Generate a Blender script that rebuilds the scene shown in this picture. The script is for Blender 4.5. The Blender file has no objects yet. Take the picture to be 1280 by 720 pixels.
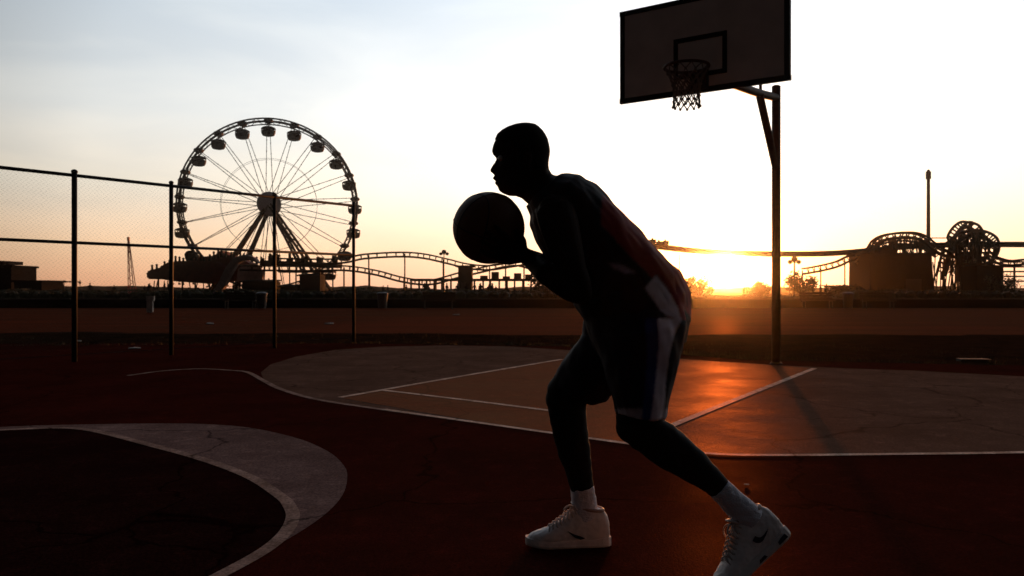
import bpy, bmesh, math, random
from mathutils import Vector, Matrix, noise
random.seed(7)
R = math.radians
S = bpy.context.scene
COL = S.collection
F = 1000.0; CX = 640.0; CY = 362.0; CH = 1.0      # survey constants: focal in 1280-px units, horizon row, eye height

def P(px, py, d): return Vector(((px-CX)/F*d, d, CH-(py-CY)/F*d))
def G(px, py, z=0.0):
    d = (CH-z)*F/(py-CY); return Vector(((px-CX)/F*d, d, z))

# ---------------------------------------------------------------- materials
def mat(name, col, rough=0.7, spec=0.3, metal=0.0, var=0.25, scale=8.0, bump=0.0, bscale=40.0, detail=6, attr=None, coat=0.0):
    m = bpy.data.materials.new(name); m.use_nodes = True
    nt = m.node_tree; b = nt.nodes['Principled BSDF']
    b.inputs['Roughness'].default_value = rough
    b.inputs['Specular IOR Level'].default_value = spec
    b.inputs['Metallic'].default_value = metal
    b.inputs['Coat Weight'].default_value = coat
    tc = nt.nodes.new('ShaderNodeTexCoord')
    n = nt.nodes.new('ShaderNodeTexNoise'); n.inputs['Scale'].default_value = scale; n.inputs['Detail'].default_value = detail
    nt.links.new(tc.outputs['Object'], n.inputs['Vector'])
    mr = nt.nodes.new('ShaderNodeMapRange'); mr.inputs['From Min'].default_value = .3; mr.inputs['From Max'].default_value = .7
    mr.inputs['To Min'].default_value = 1-var; mr.inputs['To Max'].default_value = 1+var
    nt.links.new(n.outputs['Fac'], mr.inputs['Value'])
    mx = nt.nodes.new('ShaderNodeVectorMath'); mx.operation = 'SCALE'
    if attr:
        a = nt.nodes.new('ShaderNodeAttribute'); a.attribute_name = attr
        nt.links.new(a.outputs['Color'], mx.inputs[0])
    else:
        mx.inputs[0].default_value = col
    nt.links.new(mr.outputs['Result'], mx.inputs['Scale'])
    nt.links.new(mx.outputs['Vector'], b.inputs['Base Color'])
    if bump:
        n2 = nt.nodes.new('ShaderNodeTexNoise'); n2.inputs['Scale'].default_value = bscale; n2.inputs['Detail'].default_value = 5
        nt.links.new(tc.outputs['Object'], n2.inputs['Vector'])
        bp = nt.nodes.new('ShaderNodeBump'); bp.inputs['Strength'].default_value = bump; bp.inputs['Distance'].default_value = .02
        nt.links.new(n2.outputs['Fac'], bp.inputs['Height']); nt.links.new(bp.outputs['Normal'], b.inputs['Normal'])
    return m

def ground_mat(name, col, col2, rough, spec, scale=1.2, bump=.4, bscale=60, stretch=(1,1,1), specks=.0):
    """worn painted ground: two tones in large and small patches, fine grit"""
    m = bpy.data.materials.new(name); m.use_nodes = True
    nt = m.node_tree; b = nt.nodes['Principled BSDF']; L = nt.links.new
    tc = nt.nodes.new('ShaderNodeTexCoord'); mp = nt.nodes.new('ShaderNodeMapping'); mp.inputs['Scale'].default_value = stretch
    L(tc.outputs['Object'], mp.inputs['Vector'])
    a = nt.nodes.new('ShaderNodeTexNoise'); a.inputs['Scale'].default_value = scale; a.inputs['Detail'].default_value = 9; a.inputs['Roughness'].default_value = .65
    c = nt.nodes.new('ShaderNodeTexNoise'); c.inputs['Scale'].default_value = 90; c.inputs['Detail'].default_value = 3
    L(mp.outputs['Vector'], a.inputs['Vector']); L(tc.outputs['Object'], c.inputs['Vector'])
    r = nt.nodes.new('ShaderNodeValToRGB'); r.color_ramp.elements[0].position = .38; r.color_ramp.elements[1].position = .64
    r.color_ramp.elements[0].color = (*col, 1); r.color_ramp.elements[1].color = (*col2, 1)
    L(a.outputs['Fac'], r.inputs['Fac'])
    mr = nt.nodes.new('ShaderNodeMapRange'); mr.inputs['From Min'].default_value = .3; mr.inputs['From Max'].default_value = .7
    mr.inputs['To Min'].default_value = .65; mr.inputs['To Max'].default_value = 1.35
    L(c.outputs['Fac'], mr.inputs['Value'])
    mx = nt.nodes.new('ShaderNodeVectorMath'); mx.operation = 'SCALE'
    wn_ = nt.nodes.new('ShaderNodeTexNoise'); wn_.inputs['Scale'].default_value = 1.8; wn_.inputs['Detail'].default_value = 5; L(tc.outputs['Object'], wn_.inputs['Vector'])
    wa = nt.nodes.new('ShaderNodeVectorMath'); wa.operation = 'MULTIPLY_ADD'; wa.inputs[1].default_value = (.7,.7,0); L(wn_.outputs['Color'], wa.inputs[0]); L(tc.outputs['Object'], wa.inputs[2])
    vc = nt.nodes.new('ShaderNodeTexVoronoi'); vc.feature = 'DISTANCE_TO_EDGE'; vc.inputs['Scale'].default_value = .42; L(wa.outputs[0], vc.inputs['Vector'])
    vr = nt.nodes.new('ShaderNodeMapRange'); vr.inputs['From Min'].default_value = .001; vr.inputs['From Max'].default_value = .006; vr.inputs['To Min'].default_value = .4; L(vc.outputs['Distance'], vr.inputs['Value'])
    sn_ = nt.nodes.new('ShaderNodeTexNoise'); sn_.inputs['Scale'].default_value = 7; sn_.inputs['Detail'].default_value = 8; sn_.inputs['Roughness'].default_value = .75; L(tc.outputs['Object'], sn_.inputs['Vector'])
    sr = nt.nodes.new('ShaderNodeMapRange'); sr.inputs['From Min'].default_value = .52; sr.inputs['From Max'].default_value = .70; sr.inputs['To Min'].default_value = 1.0; sr.inputs['To Max'].default_value = 1.7; L(sn_.outputs['Fac'], sr.inputs['Value'])
    m1 = nt.nodes.new('ShaderNodeMath'); m1.operation = 'MULTIPLY'; L(vr.outputs[0], m1.inputs[0]); L(sr.outputs[0], m1.inputs[1])
    m2_ = nt.nodes.new('ShaderNodeMath'); m2_.operation = 'MULTIPLY'; L(m1.outputs[0], m2_.inputs[0]); L(mr.outputs['Result'], m2_.inputs[1])
    L(r.outputs['Color'], mx.inputs[0]); L(m2_.outputs[0], mx.inputs['Scale']); L(mx.outputs['Vector'], b.inputs['Base Color'])
    rr = nt.nodes.new('ShaderNodeMapRange'); rr.inputs['From Min'].default_value = .3; rr.inputs['From Max'].default_value = .7
    rr.inputs['To Min'].default_value = rough-.1; rr.inputs['To Max'].default_value = rough+.1
    L(a.outputs['Fac'], rr.inputs['Value']); L(rr.outputs['Result'], b.inputs['Roughness'])
    b.inputs['Specular IOR Level'].default_value = 0
    gl = nt.nodes.new('ShaderNodeBsdfGlossy'); gl.inputs['Color'].default_value = (1,.50,.28,1); L(rr.outputs['Result'], gl.inputs['Roughness'])
    ms = nt.nodes.new('ShaderNodeMixShader'); ms.inputs['Fac'].default_value = spec
    L(b.outputs[0], ms.inputs[1]); L(gl.outputs[0], ms.inputs[2]); L(ms.outputs[0], nt.nodes['Material Output'].inputs['Surface'])
    n2 = nt.nodes.new('ShaderNodeTexNoise'); n2.inputs['Scale'].default_value = bscale; n2.inputs['Detail'].default_value = 6
    L(tc.outputs['Object'], n2.inputs['Vector'])
    bp = nt.nodes.new('ShaderNodeBump'); bp.inputs['Strength'].default_value = bump; bp.inputs['Distance'].default_value = .01
    L(n2.outputs['Fac'], bp.inputs['Height']); L(bp.outputs['Normal'], b.inputs['Normal']); L(bp.outputs['Normal'], gl.inputs['Normal'])
    return m

M = {}
M['earth']   = ground_mat('bare_earth', (.022,.012,.008), (.036,.019,.012), .9, .0, .15, .6, 12)
M['clay']    = ground_mat('clay_field', (.062,.011,.005), (.105,.017,.007), .48, .016, .25, 1.0, 16, (.4,2.2,1))
M['court']   = ground_mat('red_court_paint', (.028,.0040,.003), (.045,.0070,.005), .40, .0022, 1.2, .22, 130)
M['key']     = ground_mat('key_paint', (.045,.013,.008), (.085,.026,.015), .45, .042, 1.4, .6, 110)
M['greyc']   = ground_mat('grey_court_paint', (.062,.040,.033), (.105,.070,.058), .42, .012, 1.5, .6, 110)
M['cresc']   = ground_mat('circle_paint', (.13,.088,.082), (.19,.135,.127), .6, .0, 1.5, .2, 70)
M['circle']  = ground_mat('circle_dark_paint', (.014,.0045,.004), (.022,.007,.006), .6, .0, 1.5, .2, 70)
M['line']    = ground_mat('line_paint', (.42,.32,.27), (.75,.62,.54), .45, .03, 6, .2, 70)
M['line_d']  = ground_mat('worn_line_paint', (.20,.14,.115), (.36,.27,.235), .6, .0, 6, .2, 70)
M['verge']   = ground_mat('dry_verge', (.014,.008,.005), (.034,.015,.008), .9, .0, 2.0, 1.0, 14)
M['concrete']= mat('concrete', (.045,.036,.030), .85, .2, bump=.3)
M['steel']   = mat('dark_steel', (.045,.04,.04), .55, .3, .3, scale=20, bump=.1)
M['rust']    = mat('rusty_post_paint', (.045,.020,.012), .6, .2, .0, .35, scale=14, bump=.15)
M['galv']    = mat('galvanised_pipe', (.02,.02,.021), .6, .08, .0, scale=16)
M['wire']    = mat('galvanised_wire', (.03,.03,.03), .8, .05, .0)
M['board']   = mat('weathered_board_paint', (.74,.62,.56), .75, .05, scale=3, var=.12)
M['black']   = mat('black_paint', (.012,.010,.010), .6, .15)
M['rim']     = mat('rim_paint', (.09,.022,.012), .5, .3)
M['net']     = mat('net_cord', (.22,.17,.15), .9, .1)
M['wheelst'] = mat('wheel_steel', (.022,.018,.018), .7, .06, .0)
M['hubm']    = mat('hub_panel', (.75,.78,.82), .5, .3)
M['gond']    = mat('gondola_paint', (.012,.008,.008), .7, .05)
M['redroof'] = mat('ride_red_canvas', (.16,.04,.03), .8, .1, scale=2)
M['palecan'] = mat('ride_pale_canvas', (.42,.30,.28), .8, .1, scale=2)
M['dark']    = mat('dark_cladding', (.009,.007,.007), .9, .02, scale=2)
M['coaster'] = mat('coaster_steel', (.015,.009,.008), .7, .05, .0)
M['crane']   = mat('crane_red', (.38,.08,.05), .6, .2)
M['leaf']    = mat('leaf', (.05,.055,.022), .7, .2, var=.5, scale=.9)
M['bark']    = mat('bark', (.06,.045,.03), .9, .1, scale=12, bump=.4)
M['skin']    = mat('dark_skin', (.026,.012,.009), .65, .05, var=.12, scale=10, bump=.03, bscale=180)
M['hair']    = mat('cropped_black_hair', (.008,.007,.006), .85, .1, bump=.6, bscale=500)
M['legging'] = mat('black_legging', (.010,.009,.010), .75, .15, var=.1)
M['eye']     = mat('eye_white', (.5,.48,.45), .3, .4, var=.02)
M['jersey']  = mat('jersey_cloth', None, .72, .2, var=.12, scale=30, bump=.12, bscale=400, attr='paint')
M['sock']    = mat('sock_rib', (.80,.78,.86), .95, .1, var=.08, bump=.4, bscale=160)
M['shoe']    = mat('shoe_leather', (.90,.82,.80), .6, .25, var=.1, scale=20, bump=.1, bscale=120)
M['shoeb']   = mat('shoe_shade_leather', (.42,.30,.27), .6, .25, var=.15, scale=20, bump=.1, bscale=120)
M['sole']    = mat('shoe_sole', (.80,.70,.66), .7, .2, var=.15, scale=30)
M['lace']    = mat('shoe_lace', (.62,.55,.52), .9, .1)
M['mark']    = mat('dark_shoe_mark', (.03,.028,.05), .5, .3)
M['cloth']   = mat('dark_clothes', (.03,.028,.03), .9, .1, var=.4)
M['paper']   = mat('litter_paper', (.55,.50,.45), .9, .1)
M['glassd']  = mat('dull_glass', (.05,.055,.06), .15, .5, var=.1)

# ---------------------------------------------------------------- object helpers
def tag(o, label=None, cat=None, group=None, kind=None):
    if label: o['label'] = label
    if cat: o['category'] = cat
    if group: o['group'] = group
    if kind: o['kind'] = kind
    return o
def empty(name, loc=(0,0,0)):
    o = bpy.data.objects.new(name, None); COL.objects.link(o); o.location = loc; return o
def link(name, me, m, parent=None, smooth=False):
    if m is not None and not me.materials: me.materials.append(m)
    if smooth: me.polygons.foreach_set('use_smooth', [True]*len(me.polygons))
    o = bpy.data.objects.new(name, me); COL.objects.link(o)
    if parent is not None:
        o.parent = parent; o.matrix_parent_inverse = parent_inv(parent)
    return o
def parent_inv(p):
    m = Matrix.Identity(4); q = p
    m = local_world(p)
    return m.inverted()
def local_world(o):
    m = Matrix.LocRotScale(o.location, o.rotation_euler, o.scale)
    if o.parent is not None: m = local_world(o.parent) @ o.matrix_parent_inverse @ m
    return m
def kids(o): return [c for c in COL.objects if c.parent == o]
def copy_tree(o, parent=None):
    c = o.copy(); COL.objects.link(c)
    if parent is not None: c.parent = parent
    for ch in kids(o): copy_tree(ch, c)
    return c

class MB:
    def __init__(s): s.v = []; s.f = []
    def add(s, vs, fs):
        b = len(s.v); s.v += [tuple(v) for v in vs]; s.f += [tuple(i+b for i in f) for f in fs]; return s
    def box(s, c, d, rot=None):
        c = Vector(c); h = Vector(d)/2
        vs = []
        for x in (-1,1):
            for y in (-1,1):
                for z in (-1,1):
                    p = Vector((x*h.x, y*h.y, z*h.z))
                    if rot is not None: p = rot @ p
                    vs.append(c+p)
        return s.add(vs, [(0,1,3,2),(4,6,7,5),(0,4,5,1),(2,3,7,6),(0,2,6,4),(1,5,7,3)])
    def tube(s, pts, r, n=8, closed=False, caps=True):
        pts = [Vector(p) for p in pts]; k = len(pts)
        rr = r if isinstance(r, (list, tuple)) else [r]*k
        vs = []; up = None
        for i, p in enumerate(pts):
            if closed: t = pts[(i+1)%k]-pts[i-1]
            else: t = pts[min(i+1,k-1)]-pts[max(i-1,0)]
            if t.length < 1e-9: t = Vector((0,0,1))
            t.normalize()
            if up is None:
                up = Vector((0,0,1)) if abs(t.z) < .9 else Vector((1,0,0))
            a = t.cross(up)
            if a.length < 1e-4: a = t.orthogonal()
            a.normalize(); b = a.cross(t).normalized(); up = b
            for j in range(n):
                th = 2*math.pi*j/n
                vs.append(p + (a*math.cos(th)+b*math.sin(th))*rr[i])
        fs = []
        m = k if closed else k-1
        for i in range(m):
            i2 = (i+1)%k
            for j in range(n):
                j2 = (j+1)%n
                fs.append((i*n+j, i*n+j2, i2*n+j2, i2*n+j))
        if caps and not closed:
            fs.append(tuple(range(n))[::-1]); fs.append(tuple((k-1)*n+j for j in range(n)))
        return s.add(vs, fs)
    def loft(s, rings, cap=True):
        n = len(rings[0]); vs = [p for r in rings for p in r]; fs = []
        for i in range(len(rings)-1):
            for j in range(n):
                j2 = (j+1)%n
                fs.append((i*n+j, i*n+j2, (i+1)*n+j2, (i+1)*n+j))
        if cap:
            fs.append(tuple(range(n))[::-1]); k = len(rings)-1; fs.append(tuple(k*n+j for j in range(n)))
        return s.add(vs, fs)
    def ball(s, c, r, seg=16, rings=10):
        c = Vector(c); rv = Vector(r) if hasattr(r, '__len__') else Vector((r,r,r))
        rs = []
        for i in range(rings+1):
            ph = max(.02, min(math.pi-.02, math.pi*i/rings))
            rs.append([c+Vector((rv.x*math.sin(ph)*math.cos(2*math.pi*j/seg), rv.y*math.sin(ph)*math.sin(2*math.pi*j/seg), -rv.z*math.cos(ph))) for j in range(seg)])
        return s.loft(rs)
    def prism(s, poly, z0, z1):
        n = len(poly)
        vs = [(x,y,z0) for x,y in poly]+[(x,y,z1) for x,y in poly]
        fs = [tuple(range(n))[::-1], tuple(range(n,2*n))]+[(i,(i+1)%n,(i+1)%n+n,i+n) for i in range(n)]
        return s.add(vs, fs)
    def mesh(s, name):
        me = bpy.data.meshes.new(name); me.from_pydata(s.v, [], s.f); me.validate()
        bm = bmesh.new(); bm.from_mesh(me); bmesh.ops.recalc_face_normals(bm, faces=bm.faces); bm.to_mesh(me); bm.free()
        return me
    def build(s, name, m, parent=None, smooth=False): return link(name, s.mesh(name), m, parent, smooth)

def catmull(pts, n=6):
    out = []; pts = [Vector(p) for p in pts]
    for i in range(len(pts)-1):
        p0 = pts[max(i-1,0)]; p1 = pts[i]; p2 = pts[i+1]; p3 = pts[min(i+2,len(pts)-1)]
        for k in range(n):
            t = k/n
            out.append(.5*((2*p1)+(p2-p0)*t+(2*p0-5*p1+4*p2-p3)*t*t+(3*p1-3*p2+p3-p0)*t*t*t))
    out.append(pts[-1]); return out

def voxel(mb, name, size, smooth_iter=4, disp=0.0, dscale=20):
    me = mb.mesh(name); o = bpy.data.objects.new(name+'_tmp', me); COL.objects.link(o)
    md = o.modifiers.new('r', 'REMESH'); md.mode = 'VOXEL'; md.voxel_size = size
    if smooth_iter:
        ms = o.modifiers.new('s', 'SMOOTH'); ms.factor = .5; ms.iterations = smooth_iter
    dg = bpy.context.evaluated_depsgraph_get()
    out = bpy.data.meshes.new_from_object(o.evaluated_get(dg))
    bpy.data.objects.remove(o); bpy.data.meshes.remove(me)
    out.name = name; out.materials.clear()
    if disp:
        data = [(v.co.copy(), v.normal.copy()) for v in out.vertices]; fl_ = []
        for c, n in data: fl_ += list(c+n*disp*noise.noise(c*dscale))
        out.vertices.foreach_set('co', fl_); out.update()
    return out

# ---------------------------------------------------------------- camera
cam = bpy.data.cameras.new('camera'); camo = bpy.data.objects.new('camera', cam); COL.objects.link(camo)
cam.lens = 36*F/1280; cam.sensor_width = 36; cam.clip_end = 6000; cam.clip_start = .05
camo.location = (0,0,CH); camo.rotation_euler = (R(90),0,0); cam.shift_y = 2/1280
cam.dof.use_dof = True; cam.dof.focus_distance = 2.85; cam.dof.aperture_fstop = 9
S.camera = camo

# ---------------------------------------------------------------- light
AZ = math.atan2(905-CX, F); EL = R(2.0)
sdir = Vector((math.sin(AZ)*math.cos(EL), math.cos(AZ)*math.cos(EL), math.sin(EL)))
sun = bpy.data.lights.new('sun', 'SUN'); sun.energy = 5.0; sun.angle = R(.9); sun.color = (1.0,.30,.06)
so = bpy.data.objects.new('sun', sun); COL.objects.link(so); so.rotation_euler = (-sdir).to_track_quat('-Z','Y').to_euler()
W = bpy.data.worlds.new('World'); S.world = W; W.use_nodes = True
nt = W.node_tree; L = nt.links.new; bg = nt.nodes['Background']
sky = nt.nodes.new('ShaderNodeTexSky'); sky.sky_type = 'NISHITA'; sky.sun_disc = False
sky.sun_elevation = EL; sky.sun_rotation = AZ; sky.dust_density = 1.5; sky.air_density = 1.0; sky.ozone_density = 1.5
tc = nt.nodes.new('ShaderNodeTexCoord')
nrm = nt.nodes.new('ShaderNodeVectorMath'); nrm.operation = 'NORMALIZE'; L(tc.outputs['Generated'], nrm.inputs[0])
dt = nt.nodes.new('ShaderNodeVectorMath'); dt.operation = 'DOT_PRODUCT'; L(nrm.outputs[0], dt.inputs[0]); dt.inputs[1].default_value = sdir
def ramp(fac, stops, interp='B_SPLINE'):
    r = nt.nodes.new('ShaderNodeValToRGB'); cr = r.color_ramp; cr.interpolation = interp
    while len(cr.elements) < len(stops): cr.elements.new(.5)
    for e, (p, c) in zip(cr.elements, stops): e.position = p; e.color = (*c, 1)
    L(fac, r.inputs['Fac']); return r.outputs['Color']
def vop(op, a, b):
    n = nt.nodes.new('ShaderNodeVectorMath'); n.operation = op
    for i, x in enumerate((a, b)):
        if isinstance(x, tuple): n.inputs[i].default_value = x
        else: L(x, n.inputs[i])
    return n.outputs[0]
def mth(op, a, b=None):
    n = nt.nodes.new('ShaderNodeMath'); n.operation = op
    for i, x in enumerate((a, b)):
        if x is None: continue
        if isinstance(x, (int, float)): n.inputs[i].default_value = x
        else: L(x, n.inputs[i])
    return n.outputs[0]
sep = nt.nodes.new('ShaderNodeSeparateXYZ'); L(nrm.outputs[0], sep.inputs[0])
# evening sky: the western half glows, the eastern half is already dim
ang = mth('DIVIDE', mth('ARCCOSINE', dt.outputs['Value']), math.pi)      # 0 at the sun, 1 opposite
west = ramp(ang, [(0,(1,1,1)),(.14,(.97,.97,.97)),(.24,(.80,.80,.80)),(.34,(.17,.17,.17)),(.5,(.03,.03,.03)),(1,(.012,.012,.012))], 'LINEAR')
# elevation tint: peach at the horizon, cream, then pale blue
el = mth('DIVIDE', mth('ARCSINE', sep.outputs['Z']), math.pi/2)
tint = ramp(el, [(0,(10.0,4.9,2.7)),(.03,(11.0,7.4,4.7)),(.075,(11.2,10.0,8.1)),(.13,(10.2,10.4,10.0)),(.22,(8.3,9.3,10.0)),(.5,(3.6,4.5,5.8)),(1,(.7,.9,1.3))], 'LINEAR')
cs = nt.nodes.new('ShaderNodeMapping'); cs.inputs['Scale'].default_value = (2.2,2.2,9); L(nrm.outputs[0], cs.inputs['Vector'])
cn = nt.nodes.new('ShaderNodeTexNoise'); cn.inputs['Scale'].default_value = 1.3; cn.inputs['Detail'].default_value = 7; cn.inputs['Distortion'].default_value = .4
L(cs.outputs[0], cn.inputs['Vector'])
cloud = ramp(cn.outputs['Fac'], [(.38,(.93,.94,.955)),(.70,(1.20,1.15,1.09))], 'LINEAR')
# aureole: forward scattering round the sun
aur = ramp(ang, [(0,(36,23,8)),(.02,(18,11.5,5.5)),(.05,(6.5,5.6,4.2)),(.11,(2.4,2.4,2.3)),(.17,(.8,.9,1.0)),(.24,(.2,.25,.3)),(.32,(0,0,0))], 'LINEAR')
tot = vop('ADD', vop('MULTIPLY', vop('MULTIPLY', tint, west), cloud), aur)
tot = vop('ADD', tot, vop('MULTIPLY', vop('MULTIPLY', sky.outputs['Color'], west), (.45,.45,.6)))
L(tot, bg.inputs['Color']); bg.inputs['Strength'].default_value = .085
S.view_settings.view_transform = 'Standard'; S.view_settings.look = 'None'; S.view_settings.gamma = 1; S.view_settings.exposure = 0

# ---------------------------------------------------------------- ground
def sheet(name, pts, z, m):
    mb = MB(); mb.add([(p[0],p[1],z) for p in pts], [tuple(range(len(pts)))])
    o = mb.build(name, m); tag(o, kind='structure'); return o
def wavy(pts, amp, y_lo=-99, y_hi=99, step=.35):
    out = []
    for i in range(len(pts)):
        a = Vector((*pts[i],0)); b = Vector((*pts[(i+1)%len(pts)],0)); n = max(1,int((b-a).length/step)); n = min(n,400)
        for k in range(n):
            p = a.lerp(b,k/n); w = amp*(noise.noise(p*.35)*1.6+noise.noise(p*1.3)*.7+noise.noise(p*4)*.25)
            out.append((p.x, p.y+w))
    return out
def gp(l): return [G(x,y) for x,y in l]
def ribbon(name, pts, w, z, m):
    pts = catmull(pts, 5); vs = []; fs = []
    for i, p in enumerate(pts):
        t = (pts[min(i+1,len(pts)-1)]-pts[max(i-1,0)]); t.z = 0; t.normalize(); n = Vector((-t.y,t.x,0))*w/2
        vs += [(p.x+n.x,p.y+n.y,z),(p.x-n.x,p.y-n.y,z)]
    for i in range(len(pts)-1): fs.append((2*i,2*i+1,2*i+3,2*i+2))
    mb = MB(); mb.add(vs, fs); o = mb.build(name, m); tag(o, kind='structure'); return o

sheet('ground', [(-900,-60),(900,-60),(900,1100),(-900,1100)], 0, M['earth'])
sheet('clay_field', wavy([(-70,17.2),(-20,18.6),(8,17.8),(70,15.5),(70,43),(-70,43)], .45), .001, M['clay'])
sheet('verge', wavy([(-40,13.0),(-3,14.1),(0.6,13.7),(3.0,11.0),(9.5,9.2),(40,7.2),(40,15.7),(8,17.5),(-20,18.3),(-40,17.9)], .22), .002, M['verge'])
sheet('court', [(-40,-8),(40,-8),(40,8.0),(9.2,9.9),(3.3,11.3),(.9,14.0),(-3,14.9),(-40,14)], .003, M['court'])
outer = gp([(1500,561),(1280,566),(1090,568.5),(960,569.5),(880,567),(785,555),(600,529),(460,509.5),(390,498),(350,486),(330,476),(326,466),(338,456),(370,446),(420,437.5),(480,433.5),(560,432),(640,433.5),(710,438)])
right_edge = gp([(860,449.5),(975,457),(1060,461),(1150,464),(1280,471),(1500,482)])
sheet('court_apron', [(p.x,p.y) for p in outer+right_edge], .004, M['greyc'])
keyp = gp([(425,498),(703,449.5),(860,450),(975,457.5),(1018,461),(838,533.5),(800,554),(785,554),(600,528)])
sheet('key', [(p.x,p.y) for p in keyp], .005, M['key'])
ribbon('arc_line', gp([(1500,561),(1280,566.5),(1090,569),(960,570),(880,567.5),(785,555.5),(600,529.5),(460,510),(390,498.5),(350,486.5),(330,476.5),(310,466),(290,463.5),(250,461.5),(205,464),(160,470)]), .06, .006, M['line_d'])
ribbon('arc_line', gp([(1500,561),(1280,566.5),(1090,569),(960,570),(880,567.5),(785,555.5),(600,529.5),(480,512.5)]), .055, .007, M['line'])
ribbon('lane_line', gp([(425,497.5),(565,472.8),(703,449.5)]), .065, .007, M['line'])
ribbon('lane_line', gp([(812,545),(838,533.5),(930,496),(1018,461)]), .068, .007, M['line'])
ribbon('inner_line', gp([(480,488.5),(585,501),(660,510.5),(712,517)]), .06, .0065, M['line'])
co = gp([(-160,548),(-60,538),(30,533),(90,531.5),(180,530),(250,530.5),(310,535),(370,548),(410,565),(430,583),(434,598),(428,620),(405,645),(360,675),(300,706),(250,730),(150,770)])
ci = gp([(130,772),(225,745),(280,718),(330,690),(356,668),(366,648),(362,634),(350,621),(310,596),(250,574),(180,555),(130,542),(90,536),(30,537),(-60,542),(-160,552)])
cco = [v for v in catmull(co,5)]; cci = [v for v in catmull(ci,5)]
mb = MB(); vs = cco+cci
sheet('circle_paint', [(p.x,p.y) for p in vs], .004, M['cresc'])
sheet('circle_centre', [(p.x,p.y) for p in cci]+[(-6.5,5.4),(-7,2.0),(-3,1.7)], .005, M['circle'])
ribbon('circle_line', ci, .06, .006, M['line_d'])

# small litter on the ground
def litter(px, py, s, label, seedv):
    random.seed(seedv); c = G(px,py,.03); mb = MB(); n = 9
    mb.ball((0,0,0), (s,s*.7,s*.16), 9, 6)
    mb.v = [tuple(Vector(v)*(1+.45*noise.noise(Vector(v)/s*1.7+Vector((seedv,0,0))))) for v in mb.v]
    o = mb.build('crumpled_paper', M['paper']); o.location = (c.x,c.y,.006+s*.1); tag(o, label, 'litter')
litter(933,600,.016,'tiny pale scrap of paper on the court beside the raised white shoe',1)
litter(168,434,.10,'pale scrap of litter on the verge between the first two fence posts',2)
litter(98,425,.08,'faint scrap of litter on the clay near the leftmost fence post',3)
litter(570,393,.14,'small pale scrap of litter on the clay field under the coaster dip',4)
litter(412,404,.13,'small scrap of litter on the clay just left of the last fence post',5)
litter(262,404,.13,'small scrap of litter on the clay right of the second fence post',6)

# concrete slab lying in the verge at right
mb = MB(); mb.box((0,0,.02),(.40,.16,.04)); o = mb.build('concrete_kerb_block', M['concrete']); c = G(1217,452); o.location = (c.x,c.y,0); o.rotation_euler = (0,0,R(-6))
tag(o, 'low pale concrete block lying in the dark verge at the right', 'kerb block')

# ---------------------------------------------------------------- chain link fence
fence = empty('chain_link_fence', (-5.3,12.2,0))
tag(fence, 'tall chain link fence with steel pipe posts along the left side of the court', 'fence')
fd = Vector((3.08,4.0,0)).normalized(); f0 = Vector((-6.07,11.05,0))
def fpx(px):   # point of the fence line seen at column px
    k = (px-CX)/F; t = (k*f0.y-f0.x)/(fd.x-k*fd.y); return f0+fd*t
cols = [-40, 93, 214, 343, 442]; fp = [f0-fd*3.9, f0-fd*1.95]+[fpx(c) for c in cols[1:]]
HT = 2.60; HM = 1.65
for i, p in enumerate(fp):
    mb = MB(); r = .036 if i < 3 else .03
    mb.tube([p, p+Vector((0,0,HT+.02))], r, 10); mb.ball(p+Vector((0,0,HT+.03)), (r*1.25,r*1.25,r), 10, 6)
    mb.build('post', M['galv'], fence, True)
for z, r in ((HT-.02,.024),(HM,.022)):
    mb = MB(); mb.tube([fp[0]+Vector((0,0,z)), fp[-1]+Vector((0,0,z))], r, 8); mb.build('rail', M['galv'], fence, True)
mb = MB(); mb.tube([fp[0]+Vector((0,0,.1)), fp[-1]+Vector((0,0,.1))], .004, 5); mb.build('tension_wire', M['galv'], fence)
for a, b in zip(fp[:-1], fp[1:]):
    mb = MB(); Lp = (b-a).length; n = int(Lp/.062); dz = .062; off = Vector((fd.y,-fd.x,0))*.03
    for i in range(n):
        pts = []; k = 0; z = .06
        while z < HT-.01:
            u = (i+(k%2))*.062; pts.append(a+fd*min(u,Lp)+off*(1+.12*(k%2))+Vector((0,0,z))); z += dz/2*1.0; k += 1
        mb.tube(pts, .0014, 3, caps=False)
    mb.build('wire_mesh', M['wire'], fence)

# ---------------------------------------------------------------- basketball hoop
bl = P(775,132,9.21); br = P(990,96,8.14)
bz = 3.13
bw = Vector((1.52,-1.02,0)).normalized(); bn = Vector((bw.y,-bw.x,0))       # bn points to the court (towards camera-left)
if bn.y > 0: bn = -bn
bc = Vector((2.04,8.66,0)); Wd = 1.90; Hb = 1.05
post = Vector((3.55,10.75,0))
hoop = empty('basketball_hoop', post); tag(hoop, 'outdoor basketball hoop with white rectangular backboard on a rusty bent arm post', 'basketball hoop')
rotB = Matrix((bw, bn, Vector((0,0,1)))).transposed()
def B(u, n, z): return bc+bw*u+bn*n+Vector((0,0,z))
mb = MB(); mb.box(B(0,0,bz+Hb/2), (Wd,.035,Hb), rotB); bo = mb.build('backboard', M['board'], hoop)
mb = MB(); t = .055
for (u,z,w,h) in ((0,bz+Hb-t/2,Wd,t),(0,bz+t/2,Wd,t)): mb.box(B(u,.0,z),(w+.012,.047,h),rotB)
for u in (-Wd/2+t/2, Wd/2-t/2): mb.box(B(u,.0,bz+Hb/2),(t+.004,.043,Hb-2*t),rotB)
mb.build('board_border', M['black'], bo)
mb = MB(); rw, rh, t = .60,.45,.05; rz0 = bz+.17
for (u,z,w,h) in ((0,rz0+t/2,rw,t),(0,rz0+rh-t/2,rw,t)): mb.box(B(u,.0205,z),(w,.006,h),rotB)
for u in (-rw/2+t/2, rw/2-t/2): mb.box(B(u,.0205,rz0+rh/2),(t,.005,rh-2*t),rotB)
mb.build('target_square', M['black'], bo)
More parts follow.
